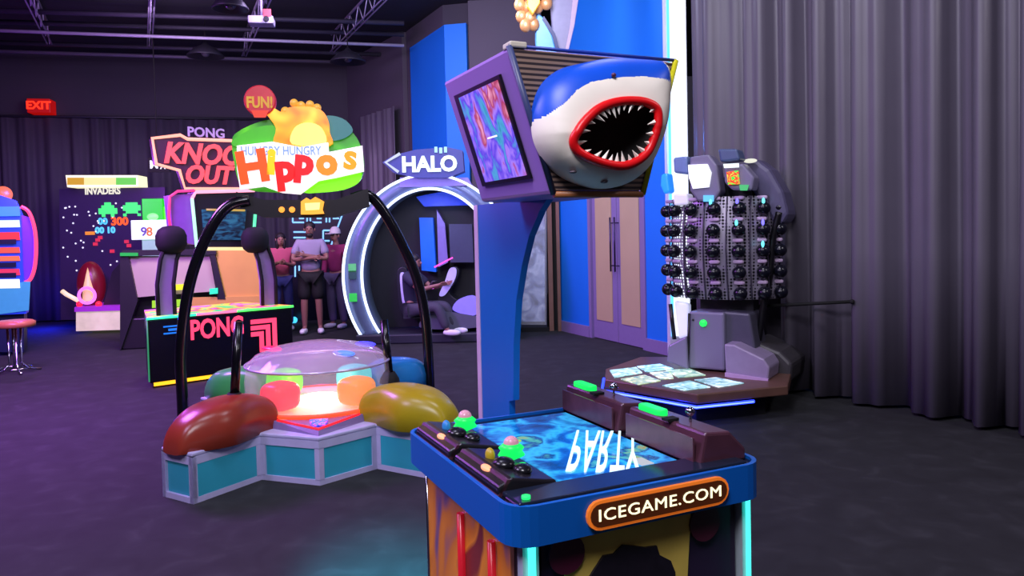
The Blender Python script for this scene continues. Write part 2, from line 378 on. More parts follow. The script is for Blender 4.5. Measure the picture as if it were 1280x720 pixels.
# left consoles: black decks with levers and green trackballs
for k, y0 in enumerate((.12, .47)):
    c = MB().prism([(.02, .941), (.185, .941), (.185, .958), (.06, .982), (.02, .965)], y0, y0+.31, 'y').build('control_console', m_cond, S, bevel=.006)
    lab(c, 'black control console with a green trackball')
    MB().prism([(.018, .941), (.03, .941), (.055, .979), (.045, .98)], y0+.0, y0+.31, 'y').build('console_edge', m_con, c)
    MB().lathe([(.0, .022), (.022, .02), (.036, .008), (.03, -.0), (.038, -.012), (.0, -.03)], (.145, y0+.19, .992), 16).build('trackball_ring', m_green, c)
    MB().ell((.145, y0+.19, 1.01), .022).build('trackball', mat('pink_ball', '#c08a9a', .2, emit='#b07888', es=.5), c)
    MB().tube([(.145, y0+.12, .955), (.145, y0+.12, .975)], .009, 12).build('button', m_green, c)
    MB().ell((.09, y0+.12, .982), (.03, .035, .018)).ell((.12, y0+.07, .975), (.025, .03, .016)).build('hand_grip', mat('soft_black', '#15151b', .25), c)
    MB().ell((.085, y0+.2, .985), (.013, .018, .02)).build('joystick', mat('yellow_stick', '#a08a20', .4, emit='#a08820', es=.3) if k == 0 else mat('blue_stick', '#2870b0', .4, emit='#2878c0', es=.4), c)
    MB().ell((.045, y0+.13, .973), (.012, .03, .01)).build('coin_light', mat('warm_glow', '#d89060', .4, emit='#ffa070', es=1.0), c)
# right consoles: taller brown housings
for k, (y0, y1) in enumerate(((.06, .43), (.47, .84))):
    c = MB().prism([(.592, .941), (.755, .941), (.755, .975), (.70, 1.028), (.615, 1.035)], y0, y1, 'y').build('control_console', m_con, S, bevel=.008)
    lab(c, 'raised brown control console with a green light bar')
    MB().prism(rrect(.62, .66, y1-.15, y1-.03, .018), 1.028, 1.05).build('light_bar', m_green, c, bevel=.004)
    MB().box(.6, .64, y1-.22, y1-.19, 1.034, 1.042).build('button', matte, c)
    MB().tube([(.665, y0+.13, 1.02), (.665, y0+.13, 1.055)], .004, 8).ell((.665, y0+.13, 1.062), .014).build('joystick', chrome, c)
    MB().box(.586, .592, y0+.02, y1-.02, .95, 1.02).build('console_face', mat('brown_face', '#5b3744', .25, var=.3, scale=30), c)
# front marquee capsule
x0, z0 = FS.pl(732, 652, 0); x1, z1 = FS.pl(908, 620, 0); xc = (x0+x1)/2; wdt = (x1-x0)/2; zc = .9
def capsule(cx, cz, hw, hh, n=8):
    return [(cx+hw-hh+hh*math.cos(t), cz+hh*math.sin(t)) for t in [R(-90+180*i/n) for i in range(n+1)]]+[(cx-hw+hh+hh*math.cos(t), cz+hh*math.sin(t)) for t in [R(90+180*i/n) for i in range(n+1)]]
mq = MB().prism(capsule(xc, zc, wdt, .037), -.01, 0, 'y').build('name_plate', mat('orange_rim', '#e07a28', .4, emit='#e87020', es=.5), skirt)
MB().prism(capsule(xc, zc, wdt-.008, .029), -.013, -.0101, 'y').build('plate_face', mat('plate_dark', '#2a130c', .3, emit='#6a3010', es=.25), mq)
text('lettering', 'ICEGAME.COM', .042, glow('warm_white_letter', '#fff0c0', 1.7), mq, (xc, -.0145, zc), bold=0, fw_=wdt*2-.06, ext=.001, space=1.08)
# column
bl = mat('column_blue', '#0a5fb4', .3, var=.04, scale=1)
prof = [(1.12, 0), (1.12, 1.70), (.54, 1.70), (.60, 1.66), (.68, 1.58), (.74, 1.48), (.79, 1.36), (.82, 1.2), (.835, 1.0), (.87, .99), (.87, 0)]
cl = MB().prism(prof, .396, .42, 'x').build('column', bl, S)
MB().prism([(1.12, 0), (1.155, 0), (1.155, 1.70), (1.12, 1.70)], .393, .423, 'x').build('edge_trim', mat('pink_white_trim', '#c9a8cc', .3), cl)
# head
HC, ht, hb, v0, v1, zb, zt = .40, .268, .144, .25, .75, 1.695, 2.085
trap = [(HC-hb, zb), (HC+hb, zb), (HC+ht, zt), (HC-ht, zt)]
m_lav = mat('lavender_shell', '#9c78c8', .35, var=.06, scale=2)
hd = MB().prism(trap, v0, v1, 'y').build('monitor_housing', m_lav, S, bevel=.012)
slat = stripemat('slatted_board', '#2c2228', '#8d7466', 22)
inset = [(HC-hb+.004, zb+.012), (HC+hb-.004, zb+.012), (HC+ht-.012, zt-.008), (HC-ht+.012, zt-.008)]
MB().prism(inset, v0-.014, v0-.001, 'y').build('slatted_board', slat, hd)
def edge(a, b, r, m, nm, y=v0-.012):
    return MB().tube([(a[0], y, a[1]), (b[0], y, b[1])], r, 8).build(nm, m, hd)
edge(trap[2], trap[1], .009, mat('yellow_green_trim', '#c9c41c', .4), 'edge_trim')
edge(trap[3], trap[0], .009, mat('navy_gold_trim', '#37406a', .4), 'edge_trim')
edge(trap[3], trap[2], .005, mat('blue_trim', '#1f3a9a', .4), 'edge_trim')
edge(trap[0], trap[1], .009, mat('copper_trim', '#a8683c', .4), 'edge_trim')
MB().box(HC-ht, HC-ht+.05, v0-.02, v0+.03, zt-.005, zt+.012).build('corner_cap', mat('pale_cap', '#c8c0b0', .4), hd, bevel=.004)
# side monitors on both slopes
for sgn in (-1, 1):
    A = Vector((HC+sgn*hb, 0, zb)); B = Vector((HC+sgn*ht, 0, zt)); up_ = (B-A).normalized(); Ls = (B-A).length
    nrm = Vector((sgn*up_.z, 0, -sgn*up_.x))
    def SP(y, s, h): q = A+up_*(s*Ls)+nrm*h; return (q.x, y, q.z)
    def slab(nm, y0, y1, s0, s1, h0, h1, m, par):
        vs = [SP(y, s, h) for h in (h0, h1) for s in (s0, s1) for y in (y0, y1)]
        return MB().add(vs, [(0, 2, 3, 1), (4, 5, 7, 6), (0, 1, 5, 4), (2, 6, 7, 3), (0, 4, 6, 2), (1, 3, 7, 5)]).build(nm, m, par)
    sl = slab('monitor', v0+.08, v1-.07, .13, .86, .0, .008, black, hd)
    slab('screen', v0+.095, v1-.11, .16, .83, .0081, .011, artmat('game_screen_%d' % (sgn+1), [(.3, '#2a7a90'), (.4, '#4a9ac0'), (.48, '#5a40c8'), (.56, '#9a7ae0'), (.63, '#a03858'), (.72, '#e0a0b8')], 11, .8, rough=.15, dist=.4, detail=3, stretch=(1, 1.4, .7)), sl)
    slab('screen_flare', v0+.2, v0+.27, .47, .482, .0112, .012, glow('screen_flare_white', '#e8d8ff', 1.6), sl)
# shark head relief --------------------------------------------------
HH = .1
def hp(px, py, off=.02): return FS.pl(px, py, v0-off)
outl = [hp(p[0]-2, p[1], .03) for p in ((832, 150), (836, 120), (838, 92), (832, 77), (800, 73), (765, 72), (735, 77), (708, 84), (690, 95), (678, 110), (671, 130), (669, 152), (672, 176), (684, 200), (702, 218), (726, 230), (755, 236), (785, 230), (808, 212), (822, 185))]
mouth = [hp(p[0], p[1], .014+HH) for p in ((822, 152), (820, 136), (806, 128), (785, 126), (765, 129), (748, 136), (734, 148), (723, 162), (718, 176), (724, 188), (738, 197), (758, 204), (780, 207), (798, 201), (812, 188), (819, 170))]
def loop(pts, n):   # resample closed outline by angle about the mouth centre
    sm = smooth_path([(p[0], p[1], 0) for p in pts], 10, True); res = []
    for k in range(n):
        a = 2*PI*k/n; best = min(sm, key=lambda q: abs(math.atan2(math.sin(math.atan2(q.y-MC[1], q.x-MC[0])-a), math.cos(math.atan2(q.y-MC[1], q.x-MC[0])-a))))
        res.append((best.x, best.y))
    for _ in range(2): res = [((res[i-1][0]+2*res[i][0]+res[(i+1) % n][0])/4, (res[i-1][1]+2*res[i][1]+res[(i+1) % n][1])/4) for i in range(n)]
    return res
MC = (sum(p[0] for p in mouth)/len(mouth), sum(p[1] for p in mouth)/len(mouth))
NA, NR = 240, 80
OL, ML = loop(outl, NA), loop(mouth, NA); yb = v0-.014
# blue upper skin line
bline = [hp(p[0], p[1], .1) for p in ((640, 160), (672, 152), (690, 142), (708, 128), (722, 112), (740, 102), (770, 97), (805, 95), (845, 100))]
def above(x, z):
    for i in range(len(bline)-1):
        if bline[i][0] <= x <= bline[i+1][0]:
            t = (x-bline[i][0])/(bline[i+1][0]-bline[i][0]); zz = bline[i][1]+(bline[i+1][1]-bline[i][1])*t
            return z > zz
    return x < bline[0][0]
vs = []; 
def hgt(k, t):   # height of the relief; t=0 mouth edge, 1 outline
    w = math.hypot(OL[k][0]-ML[k][0], OL[k][1]-ML[k][1])
    top = HH*(.62+.38*min(1, w/.08)*(1-t*.3))
    return top*math.sqrt(max(0, 1-t**2.4))
for j in range(NR+1):
    t = j/NR
    for k in range(NA):
        x = ML[k][0]+(OL[k][0]-ML[k][0])*t; z = ML[k][1]+(OL[k][1]-ML[k][1])*t; vs.append((x, yb-hgt(k, t), z))
mb = MB()
for j in range(NR):
    for k in range(NA):
        q = [j*NA+k, j*NA+(k+1) % NA, (j+1)*NA+(k+1) % NA, (j+1)*NA+k]
        cx = sum(vs[i][0] for i in q)/4; cz = sum(vs[i][2] for i in q)/4
        mb.add([vs[i] for i in q], [(0, 1, 2, 3)], 0 if above(cx, cz) else 1, True)
m_shb = mat('shark_blue', '#0a4fd0', .4, var=.1, scale=8); m_shw = mat('shark_white', '#f2eadc', .5, var=.08, scale=12)
shark = lab(mb.build('shark_head', [m_shb, m_shw], S), 'blue and white shark head with open toothed mouth')
lipc = [(ML[k][0], yb-hgt(k, 0)-.003, ML[k][1]) for k in range(NA)]
MB().tube(lipc, .0125, 10, closed=True, flat=1.).build('gum', mat('red_gum', '#e01018', .35), shark)
cav = MB(); vs = []
for j, (t, h) in enumerate(((1, 0), (.96, -.05), (.8, -.085), (.4, -.1))):
    for k in range(NA): vs.append((MC[0]+(ML[k][0]-MC[0])*t, min(yb-.002, yb-hgt(k, 0)-h), MC[1]+(ML[k][1]-MC[1])*t))
cav.add(vs, [(j*NA+k, j*NA+(k+1) % NA, (j+1)*NA+(k+1) % NA, (j+1)*NA+k) for j in range(3) for k in range(NA)], 0, True)
cav.add(vs, [tuple(range(3*NA, 4*NA))]); cav.build('mouth_cavity', mat('mouth_dark', '#14100e', .7), shark)
m_tooth = mat('tooth_white', '#f4efe2', .3)
NT = 24
for i in range(NT):
    k = int(i*NA/NT); p = Vector(lipc[k]); c = Vector((MC[0], p.y, MC[1])); d = (c-p).normalized(); s = Vector((-d.z, 0, d.x))
    L = .027+.007*math.sin(i*2.1); base = p+d*.008; w_ = .0085
    b = [base+s*w_, base+Vector((0, -.006, 0)), base-s*w_, base+Vector((0, .006, 0))]; tip = base+d*L+Vector((0, -.004, 0))
    MB().add(b+[tip], [(0, 1, 4), (1, 2, 4), (2, 3, 4), (3, 0, 4), (0, 3, 2, 1)]).build('tooth', m_tooth, shark)
ex, ez = hp(747, 101); MB().ell((ex, yb-.088, ez), (.007, .006, .006)).build('eye', mat('eye_brown', '#5a3050', .2), shark)
for px in (704, 742):
    gx, gz = hp(px, 217 if px < 720 else 229); MB().ell((gx, yb-.06, gz), (.01, .01, .004)).build('bolt_cover', mat('grey_mark', '#5a5058', .4), shark)
# ------------------------------------------------------------------ hippo machine
HCW = Vector((-1.45, 5.6, 0)); hz = R(-31.5); FH = Frame(HCW, hz)
Hm = empty('arcade_machine', tuple(HCW), hz, 'star shaped game table with coloured bumpers, clear dome and lit arch sign', 'arcade machine')
def star(wt=1.19, w_=.15, c1=.68, sq=.585):
    p = []
    for k in range(4):
        a = k*PI/2; ca, sa = math.cos(a), math.sin(a)
        for (x, y) in ((c1, -w_), (wt, -w_), (wt, w_), (c1, w_), (sq, sq)): p.append((x*ca-y*sa, x*sa+y*ca))
    return p
pl_ = star(); b_in = star(1.15, .12, .66, .55)
m_lil = mat('lilac_white_frame', '#b8b4dc', .35); 
m_teal = mat('teal_panel', '#2f8ca6', .3, var=.35, scale=2.2, emit='#2a9ab8', es=.1)
base = MB().prism([(x*.985, y*.985) for x, y in pl_], .0, .27).build('base', m_teal, Hm)
n = len(pl_); mb = MB()
for i in range(n):       # frame rails and corner posts
    a, b = Vector(pl_[i]+(0,)), Vector(pl_[(i+1) % n]+(0,)); d = (b-a).normalized(); nn = Vector((d.y, -d.x, 0))
    for zz0, zz1 in ((.0, .035), (.235, .285)):
        q = [a, b, b-nn*.03, a-nn*.03]; mb.prism([(v.x, v.y) for v in q], zz0, zz1)
    for pt, sg in ((a, 1), (b, -1)):
        q = [pt, pt+d*.035*sg, pt+d*.035*sg-nn*.03, pt-nn*.03]; mb.prism([(v.x, v.y) for v in q], .03, .24)
mb.build('base_frame', m_lil, base)
deck = MB().prism(pl_, .285, .31).build('deck', m_lil, Hm, bevel=.008)
# bumpers (rounded bodies) one per wing
def bumper(k, m, nm, label):
    a = k*PI/2; mb = MB(); sec = []; NS = 22
    L0, L1 = .5, 1.225
    for i in range(NS+1):
        t = i/NS; x = L0+(L1-L0)*(.5-.5*math.cos(PI*t)); q = (x-L0)/(L1-L0)
        s = max(.0, 1-abs(2*q-1)**3.6)**(1/2.6) if 0 < t < 1 else 0.
        if q < .5: s = .62+.38*s
        s = max(s, .04)
        w_ = (.155+.03*math.sin(PI*q)-.03*math.sin(2.6*PI*q))*(.55+.45*s); h = (.235+.03*math.sin(PI*q*1.3))*s
        ring = []
        for j in range(24):
            u = 2*PI*j/24; cy, cz = math.cos(u), math.sin(u)
            zz = h*math.copysign(abs(cz)**.62, cz) if cz > 0 else 0.0
            ring.append((x, w_*math.copysign(abs(cy)**.62, cy), .3+zz+(.0 if cz > 0 else .01*cz)))
        sec.append(ring)
    vs = [(p[0]*math.cos(a)-p[1]*math.sin(a), p[0]*math.sin(a)+p[1]*math.cos(a), p[2]) for r_ in sec for p in r_]
    mb.add(vs, [(i*24+j, i*24+(j+1) % 24, (i+1)*24+(j+1) % 24, (i+1)*24+j) for i in range(NS) for j in range(24)], 0, True)
    mb.add(vs, [tuple(range(24)), tuple(range(NS*24, NS*24+24))])
    return lab(mb.build(nm, m, deck), label)
bumper(3, mat('terracotta_red', '#8a3224', .28, var=.3, scale=5), 'bumper', 'red rounded bumper')
bumper(0, mat('olive_yellow', '#a39018', .3, var=.2, scale=5), 'bumper', 'yellow rounded bumper')
bumper(1, mat('bumper_blue', '#1f74b4', .3, var=.15, scale=5), 'bumper', 'blue rounded bumper')
bumper(2, mat('bumper_green', '#3f9a54', .3, var=.15, scale=5), 'bumper', 'green rounded bumper')
# play bowl under the dome
MB().lathe([(0, .37), (.44, .37), (.5, .38), (.52, .33), (.5, .31), (0, .31)], seg=40).build('play_field', mat('warm_field', '#e8d8c0', .4, emit='#ffd8b0', es=.2), Hm)
MB().tube([(.525*math.cos(2*PI*i/48), .525*math.sin(2*PI*i/48), .375) for i in range(48)], .014, 8, closed=True).build('red_neon_ring', glow('red_neon', '#ff3a1c', 2.4), Hm)
# corner trays with red neon and small display
for k in range(4):
    a = k*PI/2-PI/4; ca, sa = math.cos(a), math.sin(a)
    def T(x, y, z): return (x*ca-y*sa, x*sa+y*ca, z)
    tray = MB().add([T(.5, -.3, .31), T(.5, .3, .31), T(.79, .0, .31), T(.48, -.3, .36), T(.48, .3, .36), T(.76, .0, .335)], [(0, 2, 1), (3, 4, 5), (0, 1, 4, 3), (1, 2, 5, 4), (2, 0, 3, 5)]).build('corner_tray', mat('tray_mauve', '#7c6a9a', .35), Hm)
    MB().tube([T(.5, -.27, .365), T(.745, 0, .345), T(.5, .27, .365)], .008, 8).build('neon_line', glow('red_neon_dim', '#ff2030', 1.3), tray)
    MB().add([T(.6, -.06, .356), T(.6, .06, .356), T(.69, .04, .348), T(.69, -.04, .348), T(.6, -.06, .376), T(.6, .06, .376), T(.69, .04, .358), T(.69, -.04, .358)], [(0, 1, 2, 3), (4, 7, 6, 5), (0, 4, 5, 1), (1, 5, 6, 2), (2, 6, 7, 3), (3, 7, 4, 0)]).build('score_display', artmat('score_glow_%d' % k, [(.4, '#1030e0'), (.5, '#3060ff'), (.6, '#c03090')], 30, 1.4), tray)
for ang, cA, nm in ((-90, '#ff2a20', 'red'), (0, '#ff9410', 'orange'), (180, '#6cf018', 'green'), (90, '#58d8d0', 'aqua')):
    a = R(ang+ -0); x, y = .37*math.cos(a), .37*math.sin(a)
    mb = MB(); mb.ell((0, 0, .48), (.12, .12, .1), 18, 10, pw=.6)
    lab(mb.build('feeder', mat('feeder_'+nm, cA, .35, emit=cA, es=.55), Hm, loc=(x, y, 0), rot=(0, 0, a)), nm+' rounded feeder under the dome')
MB().ell((0, 0, .39), (.17, .17, .03)).build('centre_lamp', glow('warm_lamp', '#fff6da', 5.0), Hm)
# dome
glass = mat('dome_glass', '#e8e0f0', .08, var=0, alpha=.22, emit='#b090c8', es=.06)
MB().lathe([(.52, .38), (.525, .55), (.515, .66)], seg=48).build('dome_wall', glass, Hm)
MB().lathe([(.515, .665), (.45, .73), (.34, .775), (.18, .805), (.01, .815)], seg=48).build('dome', mat('dome_cap_glass', '#b8a0c8', .1, var=.3, scale=3, alpha=.5, emit='#a070a0', es=.15), Hm)
MB().tube([(.518*math.cos(2*PI*i/48), .518*math.sin(2*PI*i/48), .665) for i in range(48)], .009, 8, closed=True).build('dome_rim', mat('silver_rim', '#c8bcd8', .25, .4), Hm)
for ang, c in ((-155, '#ff2050'), (60, '#4a48ff'), (-15, '#5078ff')):
    a = R(ang); MB().ell((.36*math.cos(a), .36*math.sin(a), .76), (.1, .045, .02)).build('dome_light', mat('dome_light'+c, c, .3, emit=c, es=1.1), Hm, rot=None)
# arch and short posts
A, B = Vector((-2.56, 5.93, 0)), Vector((-.72, 6.45, 0))
nrm = (B-A).cross(Vector((0, 0, 1))).normalized()
def ap(px, py, off=0.):
    d = ray(px, py); t = ((A+nrm*off-CAM).dot(nrm))/d.dot(nrm); return CAM+d*t
def HL(w): return FH.loc(w)
for seq, ft in ((((228, 500), (226, 440), (234, 370), (248, 320), (268, 278), (288, 256), (312, 250)), A), (((537, 478), (532, 400), (520, 345), (500, 300), (478, 262), (460, 244), (440, 248)), B)):
    pts = [HL(ap(*p)) for p in seq]; f0 = (pts[0][0], pts[0][1], 0)
    MB().tube(smooth_path([f0]+pts, 6), .043, 12).build('arch_leg', mat('gloss_black_tube', '#0b0a10', .2), Hm)
    MB().lathe([(.1, 0), (.1, .03), (.06, .05), (.045, .05)], f0, 20).build('foot_plate', matte, Hm)
for (x, y, z, px, py) in ((293, 500, .52, 298, 402), (487, 473, .52, 480, 400)):
    w = atz(x, y, z); l = HL(w); t = HL(aty(px, py, w.y+.05))
    MB().tube([l, t], .03, 12).build('handle_post', MATS['gloss_black_tube'], Hm)
    MB().lathe([(.075, -.03), (.07, .0), (.04, .05), (.03, .05)], l, 20).build('post_collar', matte, Hm)
# marquee: facing the camera side
mw = ap(375, 185); FM = Frame((mw.x, mw.y, 0), R(10)); ml = HL(mw)
mrz = R(10)-hz
mqo = bpy.data.objects.new('marquee', None); COL.objects.link(mqo); mqo.parent = Hm; mqo.location = (ml[0], ml[1], 0); mqo.rotation_euler = (0, 0, mrz)
lab(mqo, 'glowing white name sign over green leaves')
def mp_(pts, v=0.): return [FM.pl(x, y, v) for x, y in pts]
def plate(nm, pts, y0, y1, m, par=mqo, v=None):
    if nm in ('backing', 'leaf', 'orange_dome', 'dome_highlight'): pts = [(p.x, p.y) for p in smooth_path([(x, y, 0) for x, y in pts], 4, True)]
    return MB().prism(mp_(pts, y0 if v is None else v), y0, y1, 'y').build(nm, m, par)
m_leaf = artmat('leaf_green', [(.35, '#1f5a22'), (.5, '#3a9a28'), (.65, '#62d020')], 3, .4, dist=.6)
plate('backing', ((290, 175), (300, 163), (325, 152), (350, 148), (385, 146), (415, 148), (435, 160), (448, 176), (455, 200), (452, 222), (438, 234), (405, 240), (370, 241), (335, 240), (315, 238), (300, 230), (293, 205)), .03, .1, m_leaf)
plate('leaf', ((405, 146), (428, 148), (441, 162), (432, 172), (415, 176), (405, 170)), .0, .028, mat('teal_leaf', '#3a7a78', .4, emit='#2f6a68', es=.3))
plate('leaf', ((375, 226), (415, 214), (448, 212), (450, 226), (430, 237), (395, 241), (380, 240)), .0, .028, mat('lime_leaf', '#70e018', .4, emit='#78e818', es=.9))
plate('leaf', ((290, 176), (318, 160), (345, 158), (348, 180), (300, 184)), .0, .028, mat('green_leaf', '#44b020', .4, emit='#3fa51c', es=.5))
m_or = artmat('orange_shape', [(.3, '#c85a08'), (.5, '#ff9a10'), (.65, '#ffc838')], 4, .85, dist=.5)
plate('orange_dome', ((346, 182), (345, 160), (332, 140), (340, 134), (352, 140), (362, 134), (385, 133), (402, 138), (410, 150), (412, 165), (411, 182)), -.03, .03, m_or)
plate('dome_highlight', ((365, 180), (368, 160), (385, 153), (402, 160), (406, 180)), -.036, -.031, mat('amber_glow', '#ffd060', .4, emit='#ffd868', es=1.1))
for x, y in ((367, 128), (376, 131), (387, 130), (396, 134), (356, 138)):
    q = FM.pl(x, y, -.03); MB().ell((q[0], -.0, q[1]), .034, 12, 8).build('ball', mat('amber_ball', '#d8a040', .3, emit='#e0a840', es=.5), mqo)
c0 = FM.pl(325, 126, -.03); rr = (FM.pl(345, 126, -.03)[0]-c0[0])
fd = MB().prism(disc(c0[0], c0[1], rr, 28), -.05, .03, 'y').build('round_badge', mat('badge_red', '#b82030', .35, emit='#a81828', es=.35), mqo, bevel=.01)
text('lettering', 'FUN!', .12, glow('badge_yellow', '#f0b028', .8), fd, (c0[0], -.054, c0[1]-.02), bold=.004, fw_=rr*1.6)
plate('badge_base', ((314, 138), (336, 138), (332, 147), (318, 147)), -.055, -.051, glow('badge_red_light', '#ff4018', .9), fd, v=-.05)
board = plate('name_board', ((296, 182), (340, 177), (376, 184), (410, 178), (411, 190), (453, 182), (455, 214), (420, 222), (398, 226), (375, 243), (352, 241), (330, 233), (300, 237), (296, 210)), -.06, -.01, mat('white_board', '#e8e0e8', .4, emit='#fff4f8', es=.8))
q = FM.pl(352, 189, -.06)
text('lettering', 'HUNGRY HUNGRY', .1, mat('faint_blue_letter', '#7090c0', .4, emit='#88a8d8', es=.6), board, (q[0], -.062, q[1]), bold=.002, ext=.002, fw_=.62)
cols = ('#ff8010', '#e01414', '#e81010', '#f03018', '#ff9a10', '#ff9010')
for ch, x, y, sz, c, rt_ in (('H', 316, 210, .40, '#f04a10', 8), ('i', 339, 203, .32, '#ffb010', -4), ('p', 356, 211, .36, '#e01010', 5), ('p', 380, 203, .34, '#e81018', -6), ('o', 408, 203, .34, '#ff7818', 5), ('s', 438, 197, .34, '#ff8a10', -5)):
    q = FM.pl(x, y, -.07); text('lettering', ch, sz*.84, mat('hip_'+c, c, .4, emit=c, es=1.0), board, (q[0], -.066, q[1]), rot=(PI/2, R(-rt_), 0), bold=.017 if ch != 's' else .009, ext=.006)
MB().prism(mp_(((296, 240), (330, 250), (420, 250), (460, 236), (462, 258), (420, 272), (330, 272), (298, 258)), .0), -.04, .08, 'y').build('cross_bar', mat('bar_black', '#17121a', .4), mqo)
cb_ = mqo.children[-1]
plate('flame_badge', ((376, 252), (383, 247), (388, 250), (394, 246), (400, 249), (405, 252), (403, 262), (405, 267), (390, 268), (376, 268)), -.08, -.041, glow('orange_white', '#ffa838', 1.5), par=cb_)
plate('badge_core', ((381, 254), (400, 253), (399, 262), (382, 263)), -.09, -.081, glow('yellow_core', '#ffe890', 1.6), par=cb_)
for x in (352, 365):
    q = FM.pl(x, 262, -.05); MB().ell((q[0], -.045, q[1]), .024).build('orange_bulb', glow('orange_bulb', '#ff9838', 1.8), cb_)
# ------------------------------------------------------------------ pong machine
FP = Frame((-3.88, 8.03, 0), R(40.5))
Pm = empty('arcade_machine', tuple(FP.o), FP.rz, 'black table game with glowing pink lettering and neon framed monitor', 'arcade machine')
plan = [(0, 0), (1.62, 0), (1.4, .95), (.22, .95)]
cb = MB().prism(plan, .06, .74).build('cabinet', mat('pong_black', '#0a090c', .25), Pm, bevel=.015)
MB().prism([(.05, .05), (1.57, .05), (1.38, .9), (.26, .9)], 0, .06).build('plinth', mat('amber_under', '#201008', .5), Pm)
MB().box(.05, .75, .02, .04, .02, .055).build('underglow', glow('amber_strip', '#ffb020', 2.), Pm)
MB().prism(plan, .741, .765).build('table_top', artmat('rainbow_top', [(.35, '#20d070'), (.45, '#e8c030'), (.52, '#d83060'), (.6, '#a040c8'), (.7, '#f0a030')], 2.2, .8), Pm)
mb = MB().tube([(-.01, -.01, .752), (.5, -.01, .752)], .014, 8); mb.build('edge_light', glow('cyan_green', '#30e8b0', 1.8), Pm)
MB().tube([(.5, -.01, .752), (.95, -.01, .752)], .014, 8).build('edge_light', glow('pink_edge', '#ff70a0', 1.8), Pm)
MB().tube([(.95, -.01, .752), (1.63, -.01, .752)], .014, 8).build('edge_light', glow('green_edge', '#50f060', 1.8), Pm)
MB().tube([(-.005, -.005, .08), (-.005, -.005, .74)], .008, 8).build('corner_light', glow('green_thin', '#40a878', .7), Pm)
pk = glow('pink_letter', '#ff3f68', 1.7)
xa, za = FP.pl(238, 414); xb, zb_ = FP.pl(304, 414)
text('lettering', 'PONG', .3, pk, Pm, ((xa+xb)/2, -.012, za), fw_=(xb-xa), bold=.008)
# blocky corner emblem
xa, zt_ = FP.pl(313, 400); xb, _ = FP.pl(345, 398); em = MB(); w_ = xb-xa
for i in range(3):
    o_ = i*w_*.26; em.box(xa+o_*0, xb-o_, -.014, -.002, zt_-o_*.9-.05, zt_-o_*.9); em.box(xb-o_-.05, xb-o_, -.014, -.002, zt_-w_*1.25, zt_-o_*.9)
em.build('emblem', pk, Pm)
bx, bz = FP.pl(214, 412); MB().box(bx-.08, bx+.08, -.012, -.002, bz+.03, bz+.045).box(bx-.08, bx+.08, -.012, -.002, bz-.045, bz-.03).box(bx-.03, bx+.08, -.012, -.002, bz-.012, bz+.012).build('side_print', glow('small_blue', '#1878ff', 1.2), Pm)
# curved supports with puffs
m_sup = mat('lilac_support', '#8a749c', .4); 
def support(pxs, vv):
    c = [FP.pl(x, y, vv) for x, y in pxs]; L = [(x-.085, z) for x, z in c]; Rr = [(x+.085, z) for x, z in c][::-1]
    s = MB().prism(L+Rr, vv-.04, vv+.04, 'y').build('monitor_support', m_sup, Pm)
    MB().tube([(x, vv-.05, z) for x, z in L], .022, 8).tube([(x, vv-.05, z) for x, z in Rr], .022, 8).build('support_edge', matte, s)
    return c[0]
s1 = support(((217, 300), (209, 325), (205, 355), (207, 397)), .15)
s2 = support(((321, 300), (330, 325), (334, 350), (335, 385)), .3)
for (x, z), vv in ((s1, .15), (s2, .3)):
    mb = MB(); mb.ell((x-.03, vv-.02, z+.0), (.17, .12, .16), 10, 7, pw=.8); o = mb.build('speaker_pod', matte, Pm, bevel=0)
# monitor box
mo = []
FQ = lambda x, y, v: FP.pl(x, y, v)
fr = [FQ(244, 240, .5), FQ(318, 237, .5), FQ(314, 309, .5), FQ(248, 309, .5)]
monb = MB().prism(fr, .5, .8, 'y').build('monitor', mat('mon_dark', '#18141e', .4), Pm)
MB().prism([FQ(252, 262, .49), FQ(308, 262, .49), FQ(304, 300, .49), FQ(255, 300, .49)], .485, .499, 'y').build('screen', artmat('pong_screen', [(.4, '#101c28'), (.55, '#1c4a58'), (.7, '#2a6a70')], 5, .5, stretch=(1, 1, 3)), monb)
def pol(pts, m, nm, r=.02, v=.48, closed=False):
    return MB().tube([(FQ(x, y, v)[0], v, FQ(x, y, v)[1]) for x, y in pts], r, 8, closed=closed).build(nm, m, monb)
pol(((318, 238), (245, 240), (240, 248)), glow('pink_white_neon', '#ff9ab8', 1.8), 'neon_frame')
pol(((240, 248), (246, 309)), glow('mint_white_neon', '#b0f0d0', 1.6), 'neon_frame')
pol(((246, 311), (316, 311)), glow('yellow_pink_neon', '#f0c890', 1.6), 'neon_frame')
pol(((316, 309), (319, 268)), glow('mint_neon', '#50e8a0', 1.6), 'neon_frame')
pol(((258, 262), (306, 263)), glow('amber_line', '#d0a850', 1.), 'screen_line', .012)
MB().prism([FQ(212, 244, .55), FQ(241, 242, .55), FQ(243, 306, .55), FQ(218, 300, .55)], .55, .78, 'y').build('side_panel', mat('violet_panel', '#7a4c9c', .4, emit='#6a3a90', es=.15), monb)
pol(((243, 238), (222, 239), (212, 246), (211, 270), (215, 298)), glow('hot_pink_neon', '#e83888', 1.6), 'neon_frame', .016, .53)
